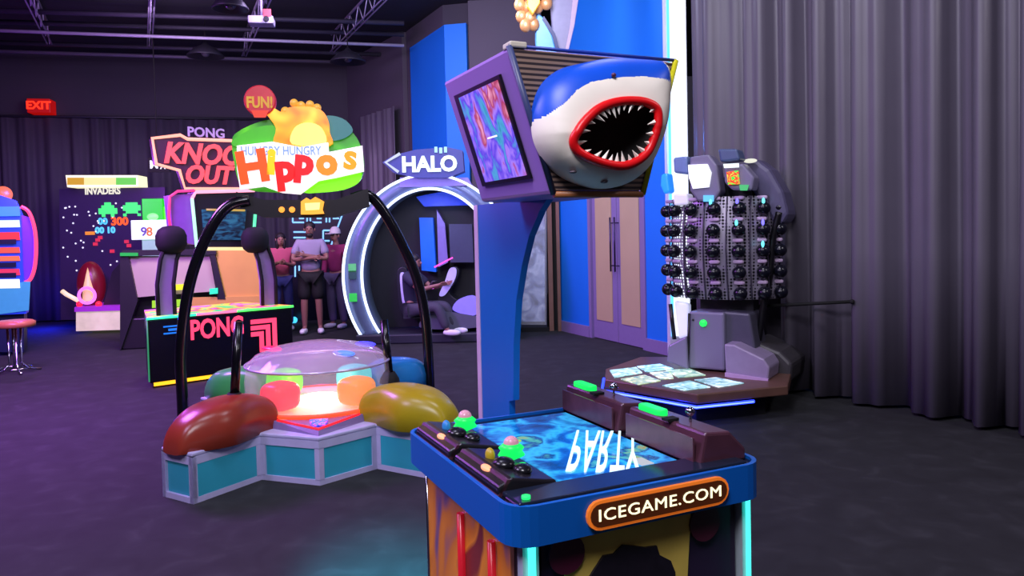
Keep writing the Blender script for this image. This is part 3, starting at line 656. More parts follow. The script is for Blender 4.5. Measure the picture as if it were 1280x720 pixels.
# knock out marquee
vv = .9; ko = [(190, 173), (225, 169), (234, 174), (345, 178), (345, 236), (231, 236), (224, 213), (195, 205)]
kp = [FP.pl(x, y, vv) for x, y in ko]
kb = MB().prism(kp, vv, vv+.12, 'y').build('marquee', mat('marquee_plum', '#3a1c34', .4, emit='#3a1830', es=.25), Pm)
lab(kb, 'salmon neon outlined name sign')
MB().tube([(x, vv-.012, z) for x, z in kp], .02, 8, closed=True).build('neon_outline', glow('salmon_neon', '#ff9a88', 2.0), kb)
m_ko = mat('ko_face', '#d84848', .3, emit='#f06058', es=.75)
xa, z1_ = FP.pl(204, 192, vv); xb, _ = FP.pl(300, 190, vv)
t = text('lettering', 'KNOC', .34, m_ko, kb, ((xa+xb)/2, vv-.02, z1_), bold=.012, shear=.25, fw_=xb-xa, ext=.012)
xk = FP.pl(318, 190, vv)[0]; text('lettering', 'K', .34, m_ko, kb, (xk, vv-.02, z1_), bold=.015, shear=.25, ext=.012)
xa, z2_ = FP.pl(232, 219, vv); xb, _ = FP.pl(293, 219, vv)
text('lettering', 'OUT', .3, m_ko, kb, ((xa+xb)/2, vv-.02, z2_), bold=.012, shear=.25, fw_=xb-xa, ext=.012)
xp, zp = FP.pl(259, 166, vv)
text('lettering', 'PONG', .16, mat('pong_lilac', '#8a7898', .3, emit='#9a88a8', es=.6), kb, (xp, vv+.03, zp), bold=.004, sx=1.0)
MB().prism([(fr[0][0]+.1, 2.05), (fr[0][0]+.8, 2.05), (fr[0][0]+.8, 2.3), (fr[0][0]+.1, 2.3)], .93, 1.0, 'y').build('marquee_bracket', matte, Pm)
# ------------------------------------------------------------------ alley machine with slanted panels
def px_machine(px, y, rz, nm, label, cat='arcade machine', group=None):
    w = aty(px, 300, y); f = Frame((w.x, w.y, 0), rz); return f, empty(nm, (w.x, w.y, 0), rz, label, cat, group)
FA, Am = px_machine(245, 11.2, R(14), 'ball_alley', 'wide alley game with slanted beige and tan panels behind the pong table', 'arcade machine')
def fp(F_, pts, v): return [F_.pl(x, y, v) for x, y in pts]
def pp(nm, F_, par, pts, v0_, v1_, m): return MB().prism(fp(F_, pts, v0_), v0_, v1_, 'y').build(nm, m, par)
m_bei = mat('beige_panel', '#b0a498', .5, var=.1, scale=3); m_tan = mat('tan_panel', '#c89a50', .5, var=.12, scale=3, emit='#a07830', es=.08)
xl, _ = FA.pl(150, 400); xr, _ = FA.pl(338, 400)
MB().box(xl, xr, .0, 1.0, 0, .45).build('cabinet', mat('alley_dark', '#1c1822', .4), Am, bevel=.02)
MB().box(xl, xr, .3, 1.0, .45, 1.3).build('backboard', mat('alley_dark2', '#26202c', .5), Am)
for pts, m in ((((160, 320), (205, 320), (212, 368), (168, 372)), m_bei), (((214, 320), (262, 320), (270, 364), (216, 368)), m_bei), (((268, 310), (328, 308), (334, 372), (282, 374)), m_tan)):
    pp('slanted_panel', FA, Am, pts, .0, .05, m)
pp('lower_panel', FA, Am, ((240, 372), (335, 370), (338, 386), (240, 388)), -.05, .0, m_tan)
for pts in (((150, 318), (160, 318), (172, 376), (150, 440)), ((205, 318), (213, 318), (218, 372), (210, 372)), ((262, 316), (268, 316), (282, 374), (272, 374))):
    pp('divider', FA, Am, pts, -.06, .06, darkgrey)
pp('top_rail', FA, Am, ((152, 313), (270, 311), (270, 318), (152, 320)), -.07, .06, darkgrey)
for pts, c, s in ((((216, 356), (232, 355), (232, 362), (216, 363)), '#e8e020', 1.4), (((262, 361), (272, 360), (272, 367), (262, 368)), '#30e8c0', 1.4), (((190, 376), (232, 374), (232, 383), (190, 385)), '#a8e030', 1.1), (((150, 316), (172, 316), (172, 320), (150, 320)), '#20d060', .8)):
    pp('button_light', FA, Am, pts, -.1, -.07, glow('light'+c, c, s))
# green block sculpture on a lit white cube
FG, Gm = px_machine(190, 12.6, R(8), 'block_game', 'tall lit white game topped with bright green cube blocks', 'arcade machine')
gg = glow('block_green', '#18d020', 1.2)
x0_, z0_ = FG.pl(178, 275); x1_, z1_ = FG.pl(203, 248); xm, zm = FG.pl(214, 258)
MB().box(x0_, x1_, 0, .35, z0_, z1_).build('green_block', gg, Gm, bevel=.01)
MB().box(x1_+.003, xm, .02, .33, z0_, zm).build('green_block', glow('block_lime', '#58f018', 1.3), Gm, bevel=.01)
MB().ell(((x0_+x1_)/2, -.0, z0_+.05), (.09, .03, .06)).build('lamp', glow('mint_flare', '#90ff98', 1.5), Gm)  # flare on the green block, built as a small glowing ellipsoid
xa, za = FG.pl(165, 300); xb, zb_ = FG.pl(214, 278)
MB().box(xa, xb, -.03, .37, za, z0_-.003).build('white_cube', mat('lit_white', '#d8e8e0', .4, emit='#d8ffe8', es=.6), Gm, bevel=.01)
q = FG.pl(180, 290, -.03); text('lettering', '9', .2, glow('violet_digit', '#7050d0', .9), Gm, (q[0], -.036, q[1]), bold=.004)
q = FG.pl(187, 290, -.03); text('lettering', '8', .2, glow('orange_digit', '#f08030', 1.), Gm, (q[0], -.036, q[1]), bold=.004)
xc_, zc_ = FG.pl(182, 322)
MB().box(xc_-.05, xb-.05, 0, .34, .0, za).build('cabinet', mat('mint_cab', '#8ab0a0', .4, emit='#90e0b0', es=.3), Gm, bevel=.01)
# ------------------------------------------------------------------ space shooter
FI, Im = px_machine(135, 13.45, R(6), 'arcade_machine', 'big dark wall of falling pixel blocks above a red rounded gun seat', 'arcade machine')
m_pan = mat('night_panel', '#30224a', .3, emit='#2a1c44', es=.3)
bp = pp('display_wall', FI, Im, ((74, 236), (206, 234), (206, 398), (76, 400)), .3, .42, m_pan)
mh = pp('marquee', FI, Im, ((82, 219), (172, 219), (173, 233), (84, 234)), .0, .45, mat('marq_body', '#e0e0b0', .4, emit='#f4f0c0', es=1.0))
for x0_, x1_, c in ((84, 105, '#d8a030'), (105, 145, '#fff4b0'), (145, 170, '#70d858')):
    pp('marquee_patch', FI, mh, ((x0_, 222), (x1_, 222), (x1_, 231), (x0_, 231)), -.01, -.001, glow('mq'+c, c, 1.))
q = FI.pl(128, 239, .28); text('lettering', 'INVADERS', .17, glow('soft_white', '#ece6d8', 1.1), bp, (q[0], .285, q[1]), bold=.006, sx=.78)
def blocks(cx, cy, rows, s, m, nm='pixel_shape', v=.27):
    mb = MB(); ux = FI.pl(cx+s, cy, v)[0]-FI.pl(cx, cy, v)[0]; c = FI.pl(cx, cy, v)
    for r_, row in enumerate(rows):
        for k, ch in enumerate(row):
            if ch == '#': mb.box(c[0]+(k-len(row)/2)*ux, c[0]+(k+1-len(row)/2)*ux, v, v+.029, c[1]-(r_+1)*ux, c[1]-r_*ux)
    mb.build(nm, m, bp)
gm = glow('pixel_green', '#48e880', 1.3)
blocks(134, 253, ('..##..', '.####.', '######', '######', '.#..#.'), 3.8, gm); blocks(164, 253, ('.####.', '######', '######', '.####.', '#....#'), 3.6, gm)
for x, y, tx, c, sz in ((128, 277, '00', '#50b8ff', .16), (149, 277, '300', '#ff5a20', .2), (131, 288, '00 10', '#58c0ff', .15), (112, 292, '==', '#e08030', .14)):
    q = FI.pl(x, y, .27); text('lettering', tx, sz, glow('txt'+c, c, 1.4), bp, (q[0], .285, q[1]), bold=.008)
rn = random.Random(4); mb = MB()
for i in range(34):
    q = FI.pl(rn.uniform(78, 160) if i % 3 else rn.uniform(78, 96), rn.uniform(250, 345), .28); mb.ell((q[0], .285, q[1]), .016, 6, 4)
mb.build('star_dots', glow('star_white', '#e0d8ff', 1.6), bp)
for i, (x, y) in enumerate(((122, 300), (119, 305), (125, 297), (158, 302), (161, 307), (140, 314))):
    q = FI.pl(x, y, .28); MB().box(q[0]-.035, q[0]+.035, .27, .299, q[1]-.03, q[1]+.03).build('pixel', glow('pixel_red', '#e03058', 1.), bp)
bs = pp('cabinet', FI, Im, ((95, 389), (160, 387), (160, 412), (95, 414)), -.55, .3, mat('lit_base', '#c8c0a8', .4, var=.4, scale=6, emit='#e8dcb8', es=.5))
pp('cabinet_top', FI, Im, ((93, 384), (162, 382), (162, 388), (93, 390)), -.58, .3, mat('violet_top', '#8830a8', .4, emit='#a030c0', es=.5))
cx_, cz_ = FI.pl(111, 357, -.3)
seat = MB().ell((cx_, -.2, cz_), (.23, .2, .42), 18, 12).build('seat_pod', mat('dark_red_pod', '#6a1024', .3, emit='#700c20', es=.3), Im)
a_, b_ = FI.pl(110, 362, -.45)
MB().lathe([(.1, -.3), (.09, -.1), (.045, .1), (.0, .28)], (a_-.03, -.36, b_+.1), 16).build('seat_cone', mat('warm_cone', '#e0c088', .4, emit='#e8c080', es=.6), Im)
q = FI.pl(111, 369, -.5)
MB().tube([(q[0]+.13*math.cos(2*PI*i/24), -.57, q[1]+.13*math.sin(2*PI*i/24)) for i in range(24)], .026, 8, closed=True).build('ring_light', glow('violet_ring', '#d868ff', 2.), Im)
for x in (100, 124):
    q = FI.pl(x, 380, -.45); MB().ell((q[0], -.47, q[1]), .05).build('red_lamp', glow('red_dot', '#ff2040', 1.8), Im)
q = FI.pl(84, 368, -.3); MB().tube([(q[0]-.08, -.3, q[1]+.06), (q[0], -.32, q[1]), (q[0]+.2, -.32, q[1]-.12)], .04, 8).build('gun', mat('cream_gun', '#f0d8b0', .4, emit='#f0d0a0', es=.9), Im)
pp('pedestal', FI, Im, ((140, 340), (152, 326), (152, 384), (128, 386)), -.3, .1, darkgrey)
# ------------------------------------------------------------------ prize wheel machine at the left edge
FL, Lm = px_machine(8, 10.6, R(27), 'arcade_machine', 'blue and red lit redemption game with neon oval side at the left edge', 'arcade machine')
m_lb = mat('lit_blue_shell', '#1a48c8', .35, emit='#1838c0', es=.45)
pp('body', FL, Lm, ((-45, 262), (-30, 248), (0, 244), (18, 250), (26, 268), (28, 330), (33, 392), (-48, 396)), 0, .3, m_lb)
for y, h, c, s, nm in ((258, 12, '#3a90ff', 1.2, 'blue_band'), (275, 9, '#c8d8ff', 1.6, 'white_band'), (290, 10, '#f03028', 1.2, 'red_band'), (309, 7, '#ff5038', 1.3, 'red_band'), (320, 6, '#ff6a40', 1.3, 'red_band'), (336, 8, '#e83060', 1.1, 'red_band'), (349, 11, '#f4e8ff', 1.9, 'white_band')):
    pp(nm, FL, Lm, ((-44, y+1), (24, y), (25, y+h), (-44, y+h+1)), -.03, -.002, glow('band'+c, c, s))
for y in (300, 329, 342):
    pp('dark_slot', FL, Lm, ((-30, y), (20, y-1), (20, y+5), (-30, y+6)), -.06, -.031, mat('slot_navy', '#101430', .3))
q = FL.pl(4, 243, .2); MB().ell((q[0], .2, q[1]), .115).build('top_ball', glow('coral_ball', '#ff7858', 1.1), Lm)
pp('side_flare', FL, Lm, ((24, 268), (38, 272), (43, 300), (43, 335), (38, 350), (26, 352)), .1, .25, mat('violet_flare', '#5a30b0', .3, emit='#5828c0', es=.5))
pts = [FL.pl(x, y, .06) for x, y in ((26, 258), (36, 265), (43, 285), (45, 310), (43, 335), (37, 350), (28, 354))]
MB().tube(smooth_path([(x, .07, z) for x, z in pts]), .025, 8).build('neon_oval', glow('neon_pink_red', '#ff4070', 1.8), Lm)
pp('lower_body', FL, Lm, ((-40, 372), (30, 352), (38, 352), (36, 388), (-40, 398)), -.02, -.005, mat('teal_shell', '#3898a8', .4, emit='#2888a0', es=.4))
pp('pedestal', FL, Lm, ((-40, 396), (30, 392), (30, 440), (-40, 440)), .1, .5, mat('navy_ped', '#101840', .4))
# stool
w = atz(20, 466, 0); St = empty('bar_stool', (w.x, w.y, 0), 0, 'round chrome bar stool with orange rimmed seat at the left edge', 'stool')
MB().lathe([(0, .64), (.2, .64), (.23, .62), (.23, .57), (.2, .56), (0, .56)], seg=24).build('seat', mat('copper_seat', '#b06a48', .35), St)
for k in range(4):
    a = R(45+90*k); MB().tube([(.07*math.cos(a), .07*math.sin(a), .56), (.06*math.cos(a), .06*math.sin(a), .12), (.13*math.cos(a), .13*math.sin(a), .04), (.27*math.cos(a), .27*math.sin(a), .015)], .014, 8).build('leg', chrome, St)
MB().tube([(.17*math.cos(2*PI*i/24), .17*math.sin(2*PI*i/24), .06) for i in range(24)], .009, 6, closed=True).build('foot_ring', chrome, St)
# ------------------------------------------------------------------ maze machine
FZ, Zm = px_machine(400, 14.2, R(5), 'arcade_machine', 'dark tall game with glowing blue maze lines behind the two standing people', 'arcade machine')
zp_ = pp('maze_panel', FZ, Zm, ((362, 262), (448, 262), (448, 400), (362, 402)), 0, .3, mat('maze_black', '#080a18', .3))
segs = [((366, 268), (366, 278)), ((366, 278), (380, 278)), ((370, 268), (384, 268)), ((384, 268), (384, 278)), ((374, 273), (380, 273)), ((388, 268), (388, 278)), ((388, 278), (402, 278)), ((392, 268), (408, 268)), ((396, 273), (402, 273)), ((408, 268), (408, 278)), ((412, 268), (426, 268)), ((412, 268), (412, 278)), ((416, 273), (424, 273)), ((367, 290), (382, 290)), ((367, 297), (382, 297)), ((404, 288), (416, 288)), ((404, 288), (404, 301)), ((404, 301), (412, 301)), ((368, 310), (368, 322)), ((369, 332), (369, 346)), ((374, 332), (374, 346)), ((428, 268), (420, 290)), ((416, 301), (412, 312))]
for a, b in segs:
    p, q = FZ.pl(*a, -.01), FZ.pl(*b, -.01); MB().tube([(p[0], -.015, p[1]), (q[0], -.015, q[1])], .016, 6).build('maze_line', glow('maze_blue', '#78b0ff', 1.8), zp_)
FZ2 = FZ
xg, zg = FZ.pl(425, 352); MB().ell((xg+.02, -.6, zg-.0), (.1, .05, .24)).build('green_lamp', glow('green_panel', '#20b850', .6), Zm)
q = FZ.pl(369, 400, -.3); MB().ell((q[0]-.02, -.3, q[1]), .06).build('blue_lamp', glow('cyan_star', '#40b8ff', 1.8), Zm)
MB().box(FZ.pl(362, 300)[0], FZ.pl(448, 300)[0], 0.001, .4, 0, .6).build('pedestal', matte, Zm)
# the small white letter sign peeping out left of KNOCK OUT
FW, Wm = px_machine(193, 12.6, R(5), 'hanging_sign', 'small white lettered sign hanging left of the salmon neon outlined sign', 'sign')
q = FW.pl(192, 206); MB().box(q[0]-.1, q[0]+.25, .02, .06, q[1]-.12, q[1]+.12).build('board', matte, Wm)
MB().tube([(q[0]+.05, .04, q[1]+.12), (q[0]+.05, .04, CH)], .01, 6).build('cord', matte, Wm)
text('lettering', 'M', .18, glow('letter_white', '#f0ecff', 1.3), Wm, (q[0], .015, q[1]), bold=.006)
text('lettering', 'A', .12, glow('letter_white', '#f0ecff', 1.3), Wm, (q[0]+.14, .015, q[1]-.03), bold=.004)
# ------------------------------------------------------------------ ring cockpit machine
FR = Frame((-1.18, 11.0, 0), R(0)); RH = empty('arcade_machine', (-1.18, 11.0, 0), 0, 'white neon ring shaped cockpit game with slate name sign on top', 'arcade machine')
def ringpt(R_, a, y, dz=0): return (R_[0]*math.cos(a), y, .97+R_[1]*math.sin(a)+dz)
Ro, Ri = (1.27, 1.46), (1.0, 1.26)
N = 72; a0, a1 = R(-40), R(220)
vs = []
for i in range(N+1):
    a = a0+(a1-a0)*i/N
    vs += [ringpt(Ro, a, 0), ringpt(Ri, a, 0), ringpt(Ri, a, .7), ringpt(Ro, a, .7)]
mb = MB(); mb.add(vs, [(i*4+j, i*4+(j+1) % 4, (i+1)*4+(j+1) % 4, (i+1)*4+j) for i in range(N) for j in range(4)], 0, True); mb.add(vs, [(0, 1, 2, 3), (N*4+3, N*4+2, N*4+1, N*4)])
rg = mb.build('ring', mat('ring_silver', '#5d6a8c', .3, .3, var=.4, scale=3, emit='#40506c', es=.15), RH)
for Q in (Ro, Ri):
    MB().tube([ringpt(Q, a0+(a1-a0)*i/N, -.012) for i in range(N+1)], .02, 8).build('neon_edge', white_led, rg)
MB().prism([ringpt(Ri, a0+(a1-a0)*i/N, 0)[::2] for i in range(N+1)], .6, .66, 'y').build('back_wall', mat('cockpit_dark', '#14131f', .5), RH)
for zz, c in ((.62, '#38c850'), (.95, '#304850'), (1.05, '#58b070')):
    MB().box(-1.19, -1.08, -.02, -.004, zz, zz+.12).build('ring_reflection', mat('ring_reflection'+c, c, .3, emit=c, es=.5), rg)  # green reflections on the ring band, built as glowing plates
# marquee
def rp_(pts, v): return [FR.pl(x, y, v) for x, y in pts]
mk = MB().prism(rp_(((478, 203), (492, 194), (520, 187), (560, 184), (578, 188), (580, 214), (560, 222), (520, 222), (492, 216)), -.1), -.1, .2, 'y').build('marquee', mat('slate_marquee', '#39407a', .35, emit='#303878', es=.35), RH)
MB().tube([(x, -.11, z) for x, z in rp_(((500, 192), (482, 203), (498, 215)), -.11)], .022, 8).build('wing_light', glow('silver_light', '#c8d0ea', 1.2), mk)
q = FR.pl(535, 206, -.1); q1 = FR.pl(505, 206, -.1); text('lettering', 'HALO', .3, glow('halo_white', '#e0f0ff', 1.7), mk, (q[0]+.02, -.115, q[1]), bold=.012, sx=.98)
for i, x in enumerate((545, 551, 557)):
    q = FR.pl(x, 189-abs(1-i), -.1); MB().box(q[0]-.02, q[0]+.02, -.12, -.1, q[1]-.03, q[1]+.05).build('spark_light', glow('pale_spark', '#a8e0ff', 1.4), mk)
MB().prism(rp_(((500, 222), (585, 222), (590, 232), (500, 234)), 0), -.02, .4, 'y').build('canopy', mat('lilac_canopy', '#8078b8', .35, emit='#6860a8', es=.25), RH)
MB().prism(rp_(((520, 246), (560, 238), (598, 242), (598, 256), (530, 258)), .3), .3, .5, 'y').build('canopy_light', mat('blue_can', '#2348c8', .35, emit='#1838b0', es=.4), RH)
MB().prism(rp_(((524, 272), (541, 272), (545, 340), (527, 338)), .3), .3, .5, 'y').build('blue_pillar', mat('blue_pil', '#1660d0', .35, emit='#1050c0', es=.35), RH)
MB().prism(rp_(((546, 262), (556, 280), (560, 328), (548, 334)), .25), .25, .5, 'y').build('lilac_pillar', mat('lil_pil', '#7468a8', .35), RH)
MB().prism(rp_(((561, 280), (590, 280), (592, 328), (563, 328)), .2), .2, .5, 'y').build('monitor', mat('mon_slate', '#3a3c56', .3, emit='#303450', es=.15), RH)
MB().tube([(FR.pl(x, y, .0)[0], .0, FR.pl(x, y, .0)[1]) for x, y in ((543, 334), (558, 326), (566, 322))], .012, 6).build('pink_strip', glow('magenta_strip', '#ff50d0', 1.6), RH)
MB().box(-1.1, 1.2, -.1, 1.0, 0, .14).build('floor_base', mat('base_slate', '#262636', .5), RH, bevel=.02)
# seats with pale bolsters
def rsm(pts, v): return [(p.x, p.z) for p in smooth_path([(x, 0, z) for x, z in rp_(pts, v)], 4, True)]
st = MB().prism(rsm(((497, 338), (508, 336), (514, 360), (520, 376), (545, 380), (548, 392), (520, 398), (502, 392), (497, 366)), .15), .15, .6, 'y').build('seat', mat('seat_black', '#191825', .4), RH, bevel=.01)
MB().prism(rsm(((500, 344), (507, 344), (510, 366), (518, 382), (514, 388), (504, 382)), .12), .11, .149, 'y').build('seat_bolster', mat('white_bolster', '#b8b4e0', .4, emit='#8a86d8', es=.25), st)
st = MB().prism(rsm(((566, 334), (574, 338), (570, 352), (562, 366), (574, 376), (590, 380), (592, 396), (566, 396), (550, 388), (548, 372), (558, 350)), .1), .1, .55, 'y').build('seat', MATS['seat_black'], RH, bevel=.01)
MB().prism(rsm(((562, 336), (570, 336), (569, 348), (560, 364), (554, 370), (549, 368), (556, 352)), .06), .05, .099, 'y').build('seat_bolster', MATS['white_bolster'], st)
MB().prism(rsm(((566, 386), (574, 374), (594, 370), (596, 392), (580, 392)), .04), -.02, .06, 'y').build('console_wing', mat('violet_wing', '#8a80e0', .35, emit='#6860d8', es=.5), RH)
MB().prism(rsm(((530, 396), (545, 388), (600, 396), (600, 408), (530, 410)), .04), -.04, .5, 'y').build('cockpit_step', mat('step_grey', '#55566a', .4), RH)
MB().tube([(FR.pl(x, y, .05)[0], .05, FR.pl(x, y, .05)[1]) for x, y in ((536, 360), (541, 352), (546, 352))], .018, 8).build('steering_bar', darkgrey, RH)
MB().prism(rp_(((532, 358), (542, 358), (542, 361), (532, 361)), .0), -.02, .03, 'y').build('console_light', glow('magenta_bar', '#f050ff', 1.6), RH)
# framed grey wall graphic to the right of the column
FX, Xm = px_machine(670, 11.9, R(-2), 'display_case', 'tall glass display case with blurred grey and blue forms beside the wooden jamb', 'display case')
cs = pp('case_frame', FX, Xm, ((648, 240), (684, 240), (684, 410), (650, 410)), 0.06, .3, mat('case_dark', '#262838', .4))
pp('case_graphic', FX, Xm, ((652, 246), (681, 246), (681, 402), (652, 402)), .03, .059, artmat('grey_blue_forms', [(.3, '#2a3050'), (.45, '#67709a'), (.6, '#a8b0cc'), (.75, '#454d6e')], 3.5, .2, detail=4, dist=1.))
pp('case_glass', FX, Xm, ((650, 243), (683, 243), (683, 406), (650, 406)), .0, .012, mat('thin_glass', '#ffffff', .05, alpha=.15))
MB().box(FX.pl(650, 300)[0], FX.pl(684, 300)[0], 0.0, .3, 0, FX.pl(660, 410)[1]).build('plinth', matte, Xm)
# ------------------------------------------------------------------ wall sculpture high up
w = aty(690, 30, 9.6); Sc = empty('hanging_sculpture', (w.x, 9.6, w.z), 0, 'hanging sculpture with gold scales, pale blue tusk and grey fin at the top edge', 'sculpture')
FC = Frame((w.x, 9.6, w.z), 0)
def sc(nm, pts, y0, y1, m, b=.02): return MB().prism([FC.pl(x, y, y0) for x, y in pts], y0, y1, 'y').build(nm, m, Sc, bevel=b)
sc('fin', ((690, -60), (722, -60), (721, 0), (716, 30), (708, 66), (697, 75), (684, 68), (690, 35), (688, 0)), .0, .12, mat('grey_fin', '#7d7890', .4))
sc('fin_edge', ((714, -60), (724, -60), (723, 0), (718, 32), (710, 66), (706, 66), (713, 30), (716, 0)), -.03, .0, mat('rosy_edge', '#a890a0', .4), .005)
sc('tusk', ((672, 16), (680, 22), (690, 42), (697, 70), (700, 80), (672, 80), (669, 50), (669, 25)), -.06, .04, mat('pale_blue_tusk', '#5e9ed8', .35))
sc('tusk_dark_edge', ((680, 20), (694, 42), (702, 72), (698, 72), (690, 44), (678, 24)), -.08, -.061, mat('navy_edge', '#1c2050', .4), .0)  # dark navy strip along the edge of the tusk
m_gold = mat('gold_scale', '#c08a58', .35, .3, emit='#a06a40', es=.15)
k = 0
for (x, y) in ((650, -8), (650, 6), (652, 20), (657, 32), (663, 22), (660, 8), (661, -6), (672, -8), (672, 8), (683, -6), (683, 4), (667, 30)):
    q = FC.pl(x, y, -.1); MB().ell((q[0], -.1+.01*(k % 3), q[1]), (.075, .05, .085), 12, 8).build('scale', m_gold, Sc); k += 1
sc('golden_core', ((660, -30), (676, -30), (675, 4), (666, 18), (659, 8)), -.2, -.12, mat('amber_core', '#e8a030', .4, emit='#e09020', es=.5), .01)
MB().tube([(0, .06, .4), (0, .06, CH-w.z)], .012, 6).build('hanging_cable', matte, Sc)
# ------------------------------------------------------------------ strike machine on the right
dz = atz(890, 470, .3); FD = Frame((1.95, 6.95, 0), R(-33)); Dm = empty('arcade_machine', (1.95, 6.95, 0), FD.rz, 'grey strike machine with a curved wall of black pads over a lit dance platform', 'arcade machine')
def DL(px, py, z): return FD.loc(atz(px, py, z))
PZ = .27
pf = [DL(*p, PZ)[:2] for p in ((757, 461), (756, 474), (872, 493), (985, 482), (990, 462), (900, 446), (800, 446))]
plat = MB().prism(pf, .19, PZ).build('platform', mat('rusty_platform', '#5e4238', .4, var=.3, scale=8), Dm, bevel=.01)
pcx = sum(p[0] for p in pf)/len(pf); pcy = sum(p[1] for p in pf)/len(pf)
pfi = [(pcx+(x-pcx)*.78, pcy+(y-pcy)*.78) for x, y in pf]
MB().prism(pfi, 0, .19).build('platform_foot', matte, Dm)
ed = [(pf[0][0]-.02, pf[0][1]), (pf[1][0]-.02, pf[1][1]-.02), (pf[2][0], pf[2][1]-.025), (pf[2][0]+(pf[3][0]-pf[2][0])*.62, pf[2][1]+(pf[3][1]-pf[2][1])*.62-.02)]
MB().tube([(p[0], p[1], .172) for p in ed], .014, 8).build('neon_strip', glow('deep_blue_neon', '#2238ff', 4.), plat)
MB().tube([(p[0], p[1]-.014, .172) for p in ed], .006, 8).build('neon_core', glow('pale_blue_neon', '#88a8ff', 2.), plat)
tiles = [((762, 463), (795, 459), (803, 466), (768, 472)), ((796, 458), (825, 455), (842, 461), (808, 465)), ((776, 474), (806, 469), (826, 476), (798, 481)), ((812, 466), (838, 464), (842, 473), (826, 474)), ((832, 463), (862, 461), (882, 469), (848, 472)), ((828, 482), (862, 476), (888, 484), (855, 488)), ((868, 475), (895, 472), (930, 479), (898, 484))]
for i, tq in enumerate(tiles):
    q = [DL(*p, PZ+.004)[:2] for p in tq]
    c = ('#b8f0f0', '#a8e8f4', '#c8d8a0', '#d0e0b8', '#b8d8b0', '#a8dce8', '#b0d8e4')[i]
    MB().prism(q, PZ+.001, PZ+.008).build('floor_tile', artmat('tile_light_%d' % i, [(.35, '#6a9a98'), (.55, c), (.7, '#f0ffff')], 9, .8), plat)
# pedestal and wedges
def dpl(pts, v): return [FD.pl(x, y, v) for x, y in pts]
m_g1 = mat('lilac_grey', '#77728c', .35, var=.06, scale=2); m_g2 = mat('deep_grey', '#4a4858', .35); m_pk = mat('pinkish_panel', '#8d7f9c', .35)
ped = MB().prism(dpl(((861, 389), (905, 391), (906, 464), (860, 460)), -.15), -.15, .25, 'y').build('pedestal', m_g1, Dm, bevel=.02)
MB().prism(dpl(((900, 389), (937, 392), (945, 440), (905, 464)), -.1), -.1, .28, 'y').build('pedestal_side', m_g2, Dm, bevel=.02)
q = FD.pl(879, 404, -.16); MB().lathe([(0, .0), (.032, .0), (.032, .02), (0, .022)], (0, 0, 0), 16).build('start_button', glow('green_button', '#20e858', 1.6), ped, loc=(q[0], -.15, q[1]), rot=(PI/2, 0, 0))
q = FD.pl(866, 400, -.16); MB().ell((q[0], -.152, q[1]), .01).build('lock', black, ped)
w1 = MB().prism(dpl(((905, 430), (918, 431), (955, 449), (962, 460), (960, 476), (907, 468)), -.3), -.3, .05, 'y').build('right_wing', m_pk, Dm, bevel=.015)
MB().prism(dpl(((906, 466), (960, 474), (960, 479), (906, 471)), -.33), -.33, -.301, 'y').build('wing_lip', mat('lilac_lip', '#b89ac4', .35), w1)
MB().prism(dpl(((835, 432), (858, 420), (860, 462), (833, 452)), -.2), -.2, .2, 'y').build('left_wing', m_g1, Dm, bevel=.015)
MB().prism(dpl(((940, 425), (975, 440), (990, 455), (988, 478), (955, 480), (945, 440)), .06), .06, .6, 'y').build('rear_shell', mat('brownish_shell', '#3d3a3e', .4), Dm, bevel=.03)
lab(MB().tube([(dpl(((860, 392),), -.2)[0][0], -.17, dpl(((860, 392),), -.2)[0][1]), (dpl(((858, 460),), -.2)[0][0], -.17, dpl(((858, 460),), -.2)[0][1])], .012, 8).build('gap_tube', black, Dm), 'black tube')
# curved pad wall: cylinder section facing the player
cxm, _ = FD.pl(893, 300, -.05)
Rr = .62; zc0, zc1 = .93, 1.86
def wallp(a, z, off=0.): 
    bul = .06*math.sin(PI*(z-zc0)/(zc1-zc0)); r_ = Rr+off; return (cxm+r_*math.sin(a)*.93, .5-(r_+bul)*math.cos(a), z)
m_mesh = bpy.data.materials.new('perforated_mesh'); m_mesh.use_nodes = True; nt = m_mesh.node_tree; b_ = nt.nodes['Principled BSDF']
tc = nt.nodes.new('ShaderNodeTexCoord'); vo = nt.nodes.new('ShaderNodeTexVoronoi'); vo.inputs['Scale'].default_value = 34; vo.inputs['Randomness'].default_value = .0
rp = nt.nodes.new('ShaderNodeValToRGB'); rp.color_ramp.elements[0].position = .36; rp.color_ramp.elements[0].color = (0, 0, 0, 1); rp.color_ramp.elements[1].position = .42
nt.links.new(tc.outputs['Object'], vo.inputs['Vector']); nt.links.new(vo.outputs['Distance'], rp.inputs[0]); nt.links.new(rp.outputs[0], b_.inputs['Alpha'])
b_.inputs['Base Color'].default_value = lin('#8d8698'); b_.inputs['Metallic'].default_value = .3; b_.inputs['Roughness'].default_value = .35
NAg = 24; A_ = R(62); vs = []
for j in range(9):
    for i in range(NAg+1): vs.append(wallp(-A_+2*A_*i/NAg, zc0+(zc1-zc0)*j/8))
mb = MB(); mb.add(vs, [(j*(NAg+1)+i, j*(NAg+1)+i+1, (j+1)*(NAg+1)+i+1, (j+1)*(NAg+1)+i) for j in range(8) for i in range(NAg)], 0, True)
pw = mb.build('mesh_wall', m_mesh, Dm)
m_back = mat('pad_back_dark', '#15141c', .5)
vs = []
for j in range(2):
    for i in range(NAg+1): vs.append(wallp(R(-24)+R(86)*i/NAg, (zc0, zc1)[j], -.06))
MB().add(vs, [(i, i+1, NAg+2+i, NAg+1+i) for i in range(NAg)], 0, True).build('backing', m_back, Dm)
m_pad = mat('black_pad', '#0c0d18', .25)
angs = [R(a) for a in (-60, -38, -17, 4, 24, 44, 60)]
